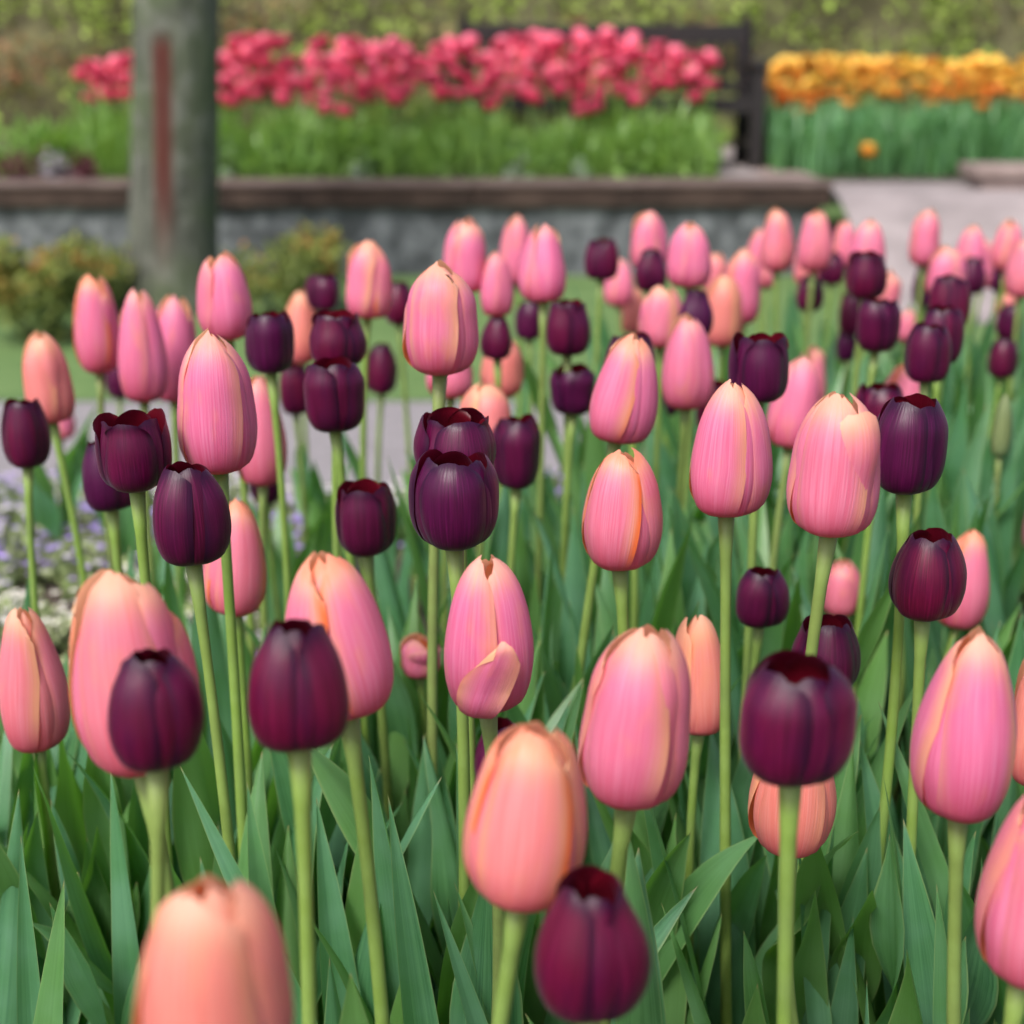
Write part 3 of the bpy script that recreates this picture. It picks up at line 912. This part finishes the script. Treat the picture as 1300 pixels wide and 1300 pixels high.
# middle centre
P_(467, 303, 405, 62, 'pink tulip leaning right with a yellow stripe, upper centre left', peach=.25, edge=.85, tilt=4, yaw=225)
D_(506, 357, 413, 42, 'dim purple tulip just left of the ruffled pink tulip', W=.044)
D_(484, 434, 501, 45, 'reddish purple tulip below the pink striped tulip, upper left of centre', red=.9)
P_(558, 328, 477, 98, 'ruffled pink tulip with loose overlapping petals, centre left', peach=.1, edge=.85, yaw=250, top=.30, special={4: dict(lean=1.6, h=.80, tip=.05), 2: dict(lean=1.2, h=.90, tip=.03), 0: dict(h=.99, w=.68)})
P_(591, 276, 372, 58, 'pink tulip standing behind the top of the ruffled pink one', peach=.3, edge=.5)
P_(630, 318, 402, 45, 'pink tulip between the ruffled one and the pair near centre top', W=.040, peach=.1, edge=.1)
P_(656, 271, 362, 44, 'pink tulip behind left shoulder of the smooth oval one at centre top', peach=.3, edge=.4)
P_(690, 284, 384, 63, 'smooth oval pink tulip above two dark tulips at centre top', peach=.1, edge=.5, top=.26)
P_(572, 430, 506, 64, 'pink tulip mostly hidden below the ruffled pink tulip', peach=.1, edge=.1)
P_(638, 425, 505, 58, 'salmon pink tulip behind a small purple tulip near centre', peach=.7, edge=.3)
D_(631, 400, 457, 44, 'small purple tulip in front of the salmon pink one near centre', W=.036)
D_(672, 380, 432, 38, 'purple tulip left half of a dark pair below the smooth oval pink one', W=.040)
D_(720, 379, 452, 60, 'purple tulip right half of a dark pair below the smooth oval pink one', top=.78, yaw=225)
D_(728, 460, 528, 60, 'purple tulip crossed by the green stem of the dark pair', top=.85)
D_(580, 515, 612, 112, 'wide open purple tulip with heart shaped petals behind the big smooth one', top=.80, yaw=288, red=.5, W=.054)
D_(576, 567, 700, 119, 'big smooth violet purple tulip with one broad front petal, centre', top=.68, yaw=268, red=.1, W=.053, special={2: dict(lean=.15)})
D_(656, 524, 622, 66, 'purple tulip at right shoulder of the big smooth violet one', W=.046, top=.72)
P_(618, 483, 568, 72, 'pale peach tulip top showing above the open purple tulips', peach=.9, edge=.8)
D_(464, 605, 707, 82, 'short purple tulip with jagged open rim alone at centre left', top=.80, yaw=270, red=.6)
P_(788, 567, 726, 106, 'pink tulip with a peach red seam below the leaning one, centre right', peach=.3, edge=.95, yaw=238, top=.25)
P_(789, 422, 565, 91, 'pink tulip leaning right with a folded orange edge', tilt=9, peach=.2, edge=.95, yaw=225)
D_(801, 420, 512, 70, 'dark tulip behind the top of the leaning pink tulip', top=.75)
D_(848, 455, 528, 42, 'dark sliver between the leaning pink tulip and its smooth neighbour', W=.044)
P_(872, 398, 521, 70, 'smooth pink tulip right of the leaning pink one', peach=.05, edge=.3)
P_(839, 361, 442, 60, 'pink tulip above and behind the leaning and the smooth pink ones', peach=.25, edge=.7)
P_(803, 363, 424, 38, 'faint salmon tulip in back left of the pink tulip above the leaning one', peach=.6)
D_(883, 366, 429, 46, 'purple tulip left of the tall salmon tulip at upper centre right', W=.038)
D_(764, 302, 356, 46, 'dark tulip standing alone against the stone wall at centre top', red=.6, top=.8)
P_(823, 265, 345, 50, 'pink tulip rising behind a dark tulip, tallest before the wall', peach=.2, edge=.4)
D_(826, 315, 371, 43, 'dark tulip in front of the tallest pink one before the wall', W=.042)
P_(786, 327, 390, 40, 'small pink tulip between two dark tulips before the wall', peach=.2)
P_(875, 281, 366, 58, 'pink oval tulip right of the dark and pink pair before the wall', peach=.15, edge=.4)
# middle right
P_(925, 479, 658, 108, 'sharp pink tulip with a folded peach edge on its left side', peach=.08, edge=.9, yaw=230, top=.24, sb=(922, 900), seed=21)
P_(1058, 493, 683, 122, 'sharp broad pink tulip with a peach stripe down the middle', peach=.3, edge=.7, yaw=243, top=.36, seed=25)
D_(1153, 499, 629, 102, 'big violet purple tulip touching the sharp broad pink tulip', top=.66, yaw=235, red=.1)
D_(1118, 484, 556, 68, 'open purple tulip tucked behind the big violet purple one', top=.75)
P_(1148, 457, 530, 62, 'pink tulip with an orange stripe above the big violet purple tulip', peach=.4, edge=1.0, yaw=265)
P_(1008, 452, 571, 70, 'pink tulip between the two sharp pink ones, behind them', peach=.2, edge=.3, tilt=6)
P_(1028, 437, 522, 44, 'pink tulip peeping over the one between the two sharp pinks', peach=.4, edge=.4)
D_(965, 420, 512, 82, 'wide open purple tulip above the two sharp pink tulips', top=.88, yaw=270)
D_(908, 482, 550, 52, 'dark tulip behind left edge of the sharp folded edge pink one', top=.7)
P_(986, 264, 345, 45, 'pink tulip tallest by the end of the stone wall', peach=.3, edge=.5)
P_(963, 290, 350, 34, 'dim pink tulip just left of the tallest one by the wall end', peach=.3)
P_(943, 314, 412, 50, 'pink tulip with a red orange upper left edge', peach=.2, edge=.9, tilt=-3)
P_(917, 346, 441, 52, 'tall salmon tulip in front of the red orange edged pink one', peach=.85, edge=.7)
P_(907, 320, 372, 34, 'small pink tulip behind the tall salmon tulip', peach=.3)
P_(973, 308, 366, 32, 'low pink tulip under the tallest one by the wall end', peach=.2)
P_(1034, 266, 345, 46, 'pink tulip above a small hanging group of dark tulips, right of the wall end', peach=.2, edge=.4)
P_(1025, 297, 362, 37, 'salmon pink tulip directly above a narrow purple tulip', peach=.6, edge=.5)
D_(1027, 349, 396, 38, 'narrow purple tulip below the salmon pink one at upper right', W=.044)
D_(1056, 319, 362, 36, 'small purple tulip between two pink tulips at upper right', W=.046)
P_(1072, 279, 340, 30, 'thin pink tulip in the back left of a pink and purple stack', peach=.4)
P_(1101, 278, 352, 49, 'pink tulip rising above the upper of two stacked purple tulips', peach=.2, edge=.5)
D_(1099, 318, 381, 57, 'upper of two stacked purple tulips before the walk', top=.74, yaw=240)
D_(1114, 376, 448, 60, 'lower of two stacked purple tulips before the walk', top=.74, yaw=230)
D_(1080, 370, 426, 36, 'purple tulip behind left of the two stacked purple ones')
D_(1074, 410, 460, 30, 'smallest purple tulip low left of the two stacked purple ones', W=.042)
P_(1126, 342, 402, 34, 'pink tulip half hidden right of the two stacked purple ones', peach=.3)
P_(1174, 264, 338, 42, 'pink tulip tallest in the cluster before the right wall', peach=.25, edge=.4)
P_(1180, 300, 352, 34, 'salmon tulip between the tallest pink and the purple column at right', peach=.6)
D_(1174, 334, 390, 34, 'purple tulip at the upper left of the purple column at right')
P_(1200, 311, 378, 54, 'pink tulip topping the purple column at right', peach=.3, edge=.7)
D_(1204, 348, 420, 57, 'purple tulip under the pink tulip that tops the column at right', top=.7)
D_(1194, 386, 464, 60, 'middle purple tulip of the column at right', W=.045, top=.72)
D_(1177, 407, 487, 63, 'lowest purple tulip of the column at right', W=.044, top=.72, yaw=235)
P_(1151, 392, 434, 28, 'dim pink tulip left of the purple column at right', peach=.3)
P_(1232, 285, 348, 42, 'pink tulip above a square purple one near the right edge', peach=.3, edge=.5)
D_(1234, 325, 374, 36, 'square purple tulip under the pink one near the right edge', W=.044)
P_(1248, 302, 367, 30, 'pink sliver of tulip between two purple tulips near the right edge', peach=.2)
D_(1269, 320, 371, 28, 'narrow purple tulip under two pink tulips at the right edge', W=.040)
P_(1278, 278, 345, 42, 'rounded pink tulip at the upper right edge', peach=.3, edge=.4)
P_(1297, 302, 378, 46, 'salmon pink tulip cut by the upper right edge', peach=.5, edge=.4)
D_(1282, 384, 432, 36, 'upper of two small purple tulips near the right edge', W=.044)
P_(1278, 370, 402, 28, 'dim peach tulip peeping over the upper small purple one near the right edge', peach=.8, W=.038)
D_(1273, 427, 481, 42, 'lower of two small purple tulips near the right edge above the bud', W=.044)
for i, (kd, cx, yt, yb, w, lab, kw_) in enumerate(T):
    tulip(i, kd, cx, yt, yb, w, lab, **kw_)
add_leaves()
for args in [((490, 1008), (520, 1240), .84, 50, 0, .35, .1, .5), ((578, 940), (592, 1190), .90, 34, .1, .6, .5, .9), ((222, 972), (292, 1120), .86, 46, 0, .25, -.3, -.4),
             ((312, 990), (334, 1180), .90, 46, .15, .6, .4, .6), ((86, 1115), (72, 1290), .84, 58, .5, .75, .3, .2), ((28, 1057), (38, 1235), .84, 38, 0, .2, .1, .5),
             ((1108, 890), (1162, 1070), .92, 46, 0, .7, .2, .6), ((1086, 935), (1132, 1210), .95, 70, 0, .3, -.2, .2), ((1142, 1038), (1174, 1300), .86, 72, 0, .05, .1, 0),
             ((545, 1130), (596, 1300), .82, 38, 0, .3, .3, .8), ((572, 1120), (622, 1290), .84, 40, .1, .65, -.2, .4), ((834, 1146), (886, 1300), .84, 38, 0, .7, .2, -.5),
             ((1098, 1240), (1096, 1330), .82, 22, 0, .4, .1, .4), ((140, 975), (158, 1140), .92, 52, .1, .4, .2, -.3), ((1010, 1070), (1030, 1290), .90, 40, .15, .5, .3, .7),
             ((680, 1005), (735, 1180), .92, 44, 0, .2, .2, -.6), ((400, 1010), (424, 1230), .90, 54, 0, .3, -.3, .3), ((1185, 1120), (1196, 1300), .84, 44, 0, .6, .2, -.4)]:
    hero_leaf(*args)

# ------------------------------------------------------------------ unopened bud
def bud():
    B, Rr, H, A = fit_flower('P', 1271, 499, 580, 29, 1.55, (0, 0, 1), .12)
    root = empty('tulip_bud', (B.x, B.y, 0))
    tag(root, 'pale green unopened tulip bud at the right among bare stems', 'tulip bud')
    O = np.array(root.location)
    mb = MB(); tube(mb, bezier(B + Vector((0, 0, .01)), B * .5 + Vector((B.x, B.y, 0)) * .5 + Vector((.006, 0, 0)), Vector((B.x + .01, B.y, -.01)), 12), [.0032] * 12, 10)
    mb.build('stem', M['stem'], root, smooth=True, origin=O)
    r = random.Random(5)
    bm = leaf_mat('bud_petal', (0.20, 0.26, 0.10), (0.30, 0.34, 0.16), (.3, .4, .1), .2, False)
    for k in range(6):
        v, att = petal_verts('P', Rr, H, k * math.pi / 3, k % 2 == 0, .12, r, 9, 14, width=.9)
        mb = MB(); mb.add(np.array(B)[None] + v @ A.T, grid_faces(9, 14), att)
        mb.build('petal', bm, root, smooth=True, origin=O)
    for k in range(2):
        mb = MB(); blade(mb, (B.x, B.y, .04), 2.2 + 3 * k, .1, .4, .26, .02, .4, .3, .1, 0, .3)
        mb.build('leaf', M['leaf'], root, smooth=True, origin=O)
bud()

# ------------------------------------------------------------------ leaves between the tulips that belong to no bloom in view
r3 = random.Random(99)
mb = MB()
n = 0
while n < 1500:
    y = r3.uniform(.72, 2.5)
    x = r3.uniform(-.8, .8) * y
    if y > np.interp(x / y, [-.40, -.13, .02, .12], [1.08, 1.12, 1.5, 2.25]): continue     # the left back corner of the bed is planted low
    if y < .85 and r3.random() < .4: continue
    tall = .26 + .08 * min(1, (y - .7) / .8)
    p0 = (x, y, r3.uniform(-.01, .05))
    az, a0, a1, L, W_, sd = r3.uniform(0, 6.283), r3.uniform(.02, .25), r3.uniform(.08, .75), tall * r3.uniform(.75, 1.35), r3.uniform(.012, .027), r3.uniform(-.8, .8)
    if not clear_of_stems(p0, az, a0, a1, L, W_, sd): continue
    blade(mb, p0, az, a0, a1, L, W_, r3.uniform(.25, .6), r3.uniform(-.8, .8), r3.choice((0, .15, .3, .5)), r3.uniform(0, 6), r3.random(), nu=7, nv=13, side=sd)
    n += 1
tag(mb.build('tulip_foliage', M['leaf'], smooth=True), 'dense upright blue green tulip leaves filling the foreground bed', 'foliage', kind='stuff')

# low flowering ground cover along the bed's edge
r4 = random.Random(12)
mbg, mbf = MB(), MB()
gp, gt, fp, ft = [], [], [], []
while len(gp) < 20000:
    y = r4.uniform(1.45, 2.62); x = r4.uniform(-1.3, 1.2)
    if x > -.12 * y and y < 2.2: continue
    if x < -.12 * y and y < 1.75 and r4.random() < .75: continue
    c = mnoise.noise(Vector((x * 5, y * 5, 2)))
    if c < -.3 and y < 2.2: continue
    z = bed_z(x, y) + r4.uniform(0, .05 + .07 * max(c, 0))
    gp.append((x, y, z)); gt.append(min(max(.5 + .5 * c + r4.gauss(0, .2), 0), 1))
    if r4.random() < .24:
        pc = mnoise.noise(Vector((x * 3, y * 3, 40)))
        fp.append((x, y, z + .025)); ft.append(min(max(.5 + pc * 1.3 + r4.gauss(0, .15), 0), 1))
leaf_scatter(mbg, gp, .026, gt, .6, r4, .5)
tag(mbg.build('ground_cover', tint_mat('ground_cover_leaf', [(0, (0.17, 0.24, 0.08)), (.6, (0.29, 0.35, 0.16)), (1, (0.44, 0.46, 0.30))])),
    'low pale green ground cover at the left back edge of the bed', 'ground cover', kind='stuff')
for p, t in zip(fp, ft):
    rr = r4.uniform(.007, .013)
    a0 = r4.uniform(0, 6.28)
    V = [p] + [(p[0] + rr * math.cos(a0 + k * math.pi / 5) * (1 if k % 2 else .45), p[1] + rr * math.sin(a0 + k * math.pi / 5) * (1 if k % 2 else .45), p[2] + (.002 if k % 2 else 0)) for k in range(10)]
    mbf.add(V, [(0, k + 1, (k + 1) % 10 + 1) for k in range(10)], {'tint': t})
tag(mbf.build('ground_cover_flowers', tint_mat('ground_cover_floret', [(0, (0.75, 0.72, 0.62)), (.38, (0.68, 0.64, 0.70)), (.5, (0.50, 0.38, 0.75)), (1, (0.38, 0.26, 0.70))])),
    'tiny lilac and white flowers over the ground cover at the left', 'flowers', kind='stuff')

# ------------------------------------------------------------------ the planted beds behind the wall
def far_flower_mesh(name, mats, seed, top):
    SHP[:] = [1.0, .06]
    r = random.Random(seed)
    mb = MB()
    for k in range(6):
        v, att = petal_verts('P', .037, .068, k * math.pi / 3 + r.uniform(-.1, .1), k % 2 == 0, .30, r, 7, 9, lean=r.uniform(-.1, .6))
        mb.add(v, grid_faces(5, 8), att)
    o = mb.build(name, mats, smooth=True)
    me = o.data
    bpy.data.objects.remove(o)
    return me

def petal_simple(name, c_low, c_top, c_in):
    m, nt, b = new_mat(name)
    w = N(nt)
    oi = w.node('ShaderNodeObjectInfo')
    sep = w.node('ShaderNodeSeparateColor'); w.link(oi.outputs['Color'], sep.inputs[0])
    c = w.mix(w.step(w.attr('vv'), .2, .95), c_low, c_top)
    c = w.mix(sep.outputs[0], c, c_in)
    w.link(c, b.inputs['Base Color'])
    b.inputs['Roughness'].default_value = .45
    thin_leaf(nt, b, c, .28)
    return m
red_m = petal_simple('rose_red_petal', (0.97, 0.055, 0.175), (0.98, 0.28, 0.40), (0.92, 0.035, 0.11))
ora_m = petal_simple('orange_petal', (0.97, 0.40, 0.03), (1.0, 0.84, 0.14), (0.95, 0.20, 0.03))
far_stem = plain('far_stem', [(.3, (0.09, 0.17, 0.03)), (.7, (0.14, 0.24, 0.05))], 10, .6)
red_me = [far_flower_mesh('flower', red_m, s, .62) for s in range(4)]
ora_me = [far_flower_mesh('flower', ora_m, s + 20, .5) for s in range(4)]
mb = MB(); tube(mb, [(0, 0, 0), (.004, 0, -.25), (0, 0, -.5)], [.004, .0045, .005], 6)
so = mb.build('stem', far_stem, smooth=True); far_stem_me = so.data; bpy.data.objects.remove(so)

def far_tulip(pos, meshes, label, group, r, soil, mixv):
    o = empty('tulip', (pos[0], pos[1], soil))
    tag(o, label, 'tulip', group)
    f = bpy.data.objects.new('flower', r.choice(meshes)); COL.objects.link(f); f.parent = o
    f.location = (0, 0, pos[2] - soil)
    f.rotation_euler = (r.gauss(0, .18), r.gauss(0, .18), r.uniform(0, 6.28))
    s = r.uniform(1.35, 1.8); f.scale = (s, s, s * r.uniform(.9, 1.1))
    f.color = (mixv, 0, 0, 1)
    st = bpy.data.objects.new('stem', far_stem_me); COL.objects.link(st); st.parent = o
    st.location = (0, 0, pos[2] - soil + .004)
    st.scale = (1, 1, (pos[2] - soil) / .5)

r5 = random.Random(31)
RL = 'rose red tulip among many in the raised bed behind the stone wall'
RG = 'rose red tulips massed in the raised bed'
def red_ok(x, y):
    if x < 90 or x > 915: return False
    up = np.interp(x, [90, 130, 170, 270, 300, 420, 520, 600, 690, 800, 860, 915], [72, 86, 66, 54, 46, 52, 52, 51, 46, 43, 66, 78])
    lo = np.interp(x, [90, 110, 170, 270, 330, 420, 520, 600, 690, 730, 800, 860, 880, 915], [84, 125, 126, 132, 125, 146, 128, 134, 128, 150, 138, 104, 126, 122])
    return up < y < lo
cells = []
n = 0
while n < 128:
    x, y = r5.uniform(88, 917), r5.uniform(44, 152)
    if not red_ok(x, y): continue
    if y > 118 and r5.random() < .45: continue
    if any((x - a) ** 2 + ((y - b) * 1.1) ** 2 < 16 ** 2 for a, b in cells): 
        if r5.random() < .97: continue
    cells.append((x, y))
    t = np.interp(y, [45, 150], [9.15, 8.78]) + r5.uniform(-.08, .08)
    p = ray_pt(x, y, t * CP / CP)
    far_tulip((p.x, p.y, p.z - .035), red_me, RL, RG, r5, TZ - .02, r5.random() * .6)
    n += 1
def mass(name, label, flowers, mat, sm):
    mb = MB()
    for (x, y, t, zoff, mv) in flowers:
        p = ray_pt(x, y, t)
        sc_ = r5.uniform(1.3, 1.7)
        for k in range(6):
            v, att = petal_verts('P', .037 * sc_, .068 * sc_, k * math.pi / 3 + r5.uniform(-.3, .3), k % 2 == 0, .30, r5, 5, 7, lean=r5.uniform(-.1, .5))
            mb.add(v + np.array([p.x, p.y, p.z - .035]), grid_faces(5, 7), att, 0)
        tube(mb, [(p.x, p.y, p.z - .03), (p.x + .01, p.y, TZ - .03)], [.005, .005], 5, mi=1)
    o = tag(mb.build(name, [mat, sm], smooth=True), label, 'tulips', kind='stuff')
    o.color = (.25, 0, 0, 1)
fl = []
while len(fl) < 210:
    x, y = r5.uniform(88, 905), r5.uniform(48, 126)
    if red_ok(x, y - 4) and red_ok(x, y + 4): fl.append((x, y, 9.32 + r5.uniform(0, .2), 0, 0))
mass('rose_red_tulips', 'rose red tulips at the back of the raised bed reading as one mass', fl, red_m, far_stem)
OL = 'orange and yellow tulip among many in the bed beyond the walk'
OG = 'orange tulips massed in the bed beyond the walk'
n, cells = 0, []
while n < 60:
    x, y = r5.uniform(972, 1312), r5.uniform(70, 142)
    up = np.interp(x, [972, 1000, 1040, 1390], [92, 76, 74, 80])
    lo = np.interp(x, [972, 990, 1012, 1040, 1390], [106, 138, 140, 122, 126])
    if not up < y < lo + (14 if r5.random() < .15 else 0): continue
    if any((x - a) ** 2 + (y - b) ** 2 < 13 ** 2 for a, b in cells) and r5.random() < .97: continue
    cells.append((x, y))
    t = np.interp(y, [70, 142], [10.3, 9.45]) + r5.uniform(-.08, .08)
    p = ray_pt(x, y, t)
    far_tulip((p.x, p.y, p.z - .035), ora_me, OL, OG, r5, TZ - .04, min(1, max(0, (y - 84) / 60 + r5.gauss(0, .25))))
    n += 1
fl = []
while len(fl) < 90:
    x, y = r5.uniform(985, 1310), r5.uniform(80, 118)
    fl.append((x, y, 10.2 + r5.uniform(0, .3), 0, 0))
mass('orange_tulips', 'orange tulips at the back of the bed beyond the walk reading as one mass', fl, ora_m, far_stem)
p = ray_pt(1100, 192, 8.98)
far_tulip((p.x, p.y, p.z - .03), ora_me, 'single short orange tulip low in the leaves below the orange mass', OG, r5, TZ - .04, .2)

# leaves of those beds
mb = MB()
xl, xr = ray_pt(-60, 200, 9).x - 1.5, ray_pt(905, 200, 8.9).x
for k in range(4200):
    x, y = r5.uniform(xl, xr), r5.uniform(8.9, 9.5)
    low = x < ray_pt(95, 200, 9).x
    if x < ray_pt(135, 200, 9).x and y < 9.08: continue
    cl = mnoise.noise(Vector((x * 2.6, y * 2, 11)))
    hh = (.28 if low else .32) * r5.uniform(.55, 1.35) * (1 + .7 * cl)
    if y > 9.2 and not low: hh *= 1.15
    blade(mb, (x, y, TZ - .03), r5.uniform(0, 6.28), r5.uniform(0, .25), r5.uniform(.2, 1.0), hh, r5.uniform(.015, .03), .3, r5.uniform(-.6, .6), 0, 0, min(1, max(0, .5 + .9 * mnoise.noise(Vector((x * 3.1, y * 2, 50))) + r5.gauss(0, .2))), nu=3, nv=7)
P, Tn = [], []
for k in range(5200):
    x, y = r5.uniform(xl, xr), r5.uniform(8.88, 9.15)
    c = mnoise.noise(Vector((x * 4.2, 3, 8)))
    if x < ray_pt(128, 200, 8.7).x and y < 9.05: continue
    P.append((x, y, TZ + abs(r5.gauss(0, .11)) * (1 + c))); Tn.append(min(1, max(0, .5 + .8 * c + r5.gauss(0, .2))))
leaf_scatter(mb, P, .075, Tn, .6, r5, .5)
tag(mb.build('raised_bed_foliage', M['bedleaf'], smooth=True), 'bright green leaves filling the raised bed under the rose red tulips', 'foliage', kind='stuff')
mb = MB()
for k in range(2400):
    x, y = r5.uniform(ray_pt(975, 200, 9.4).x, ray_pt(1400, 200, 9.4).x), r5.uniform(9.25, 10.4)
    blade(mb, (x, y, TZ - .04), r5.uniform(0, 6.28), r5.uniform(0, .2), r5.uniform(.15, .8), .42 * r5.uniform(.6, 1.2), r5.uniform(.014, .026), .3, r5.uniform(-.6, .6), 0, 0, r5.random() * .5, nu=3, nv=7)
tag(mb.build('orange_bed_foliage', M['orangeleaf'], smooth=True), 'deep green leaves filling the bed under the orange tulips', 'foliage', kind='stuff')
zs = TZ - .02
sheet('raised_bed_soil', [(-14, WALL_Y + .34, zs), (xr, WALL_Y + .34, zs), (xr, 9.54, zs), (-14, 9.54, zs)], M['soil'])
ox = ray_pt(978, 225, 9.3).x
sheet('orange_bed_soil', [(ox, 9.05, TZ - .035), (6, 9.05, TZ - .035), (6, 10.8, TZ - .035), (ox, 10.8, TZ - .035)], M['soil'])

# small dark-leaved and grey-leaved edging plants above the wall at the left
ed_dark = tint_mat('dark_edging_leaf', [(0, (0.05, 0.012, 0.018)), (.6, (0.12, 0.03, 0.04)), (1, (0.22, 0.09, 0.10))])
ed_grey = tint_mat('grey_edging_leaf', [(0, (0.14, 0.13, 0.14)), (.6, (0.30, 0.27, 0.30)), (1, (0.48, 0.45, 0.48))])
ed_pale = tint_mat('pale_edging_leaf', [(0, (0.15, 0.24, 0.12)), (.6, (0.26, 0.36, 0.22)), (1, (0.42, 0.48, 0.38))])
def edging(px, py, mat, lab, n, w, h, rs):
    b = ray_pt(px, py, 8.62)
    o = empty('edging_plant', (b.x, b.y, TZ - .02))
    tag(o, lab, 'plant', 'small edging plants along the wall top')
    r = random.Random(rs)
    mb = MB()
    P = [(r.gauss(0, w * .45), r.gauss(0, .05), abs(r.gauss(0, h * .5))) for _ in range(n)]
    leaf_scatter(mb, P, .045, [r.random() for _ in P], .8, r, .55)
    mb.build('leaves', mat, o)
    mb = MB(); [tube(mb, [(0, 0, 0), (r.gauss(0, w * .2), r.gauss(0, .02), h * .6)], [.004, .003], 5) for _ in range(6)]
    mb.build('stems', twig_mat, o)
edging(25, 205, ed_dark, 'dark red leaved clump above the wall at the far left', 260, .16, .17, 1)
edging(72, 208, ed_grey, 'grey pink leaved clump beside the dark red clump on the wall', 180, .09, .12, 2)
edging(104, 206, ed_dark, 'small dark red and grey clump nearest the tree on the wall', 200, .10, .14, 3)
edging(455, 215, ed_pale, 'pale silvery clump on the wall left of centre', 60, .05, .10, 4)
edging(285, 185, ed_pale, 'pale yellow green clump just right of the tree trunk', 60, .05, .22, 5)
edging(738, 212, ed_pale, 'pale silvery clump on the wall right of centre', 70, .06, .12, 6)
edging(655, 205, ed_pale, 'pale green clump above the middle of the wall', 60, .08, .15, 7)
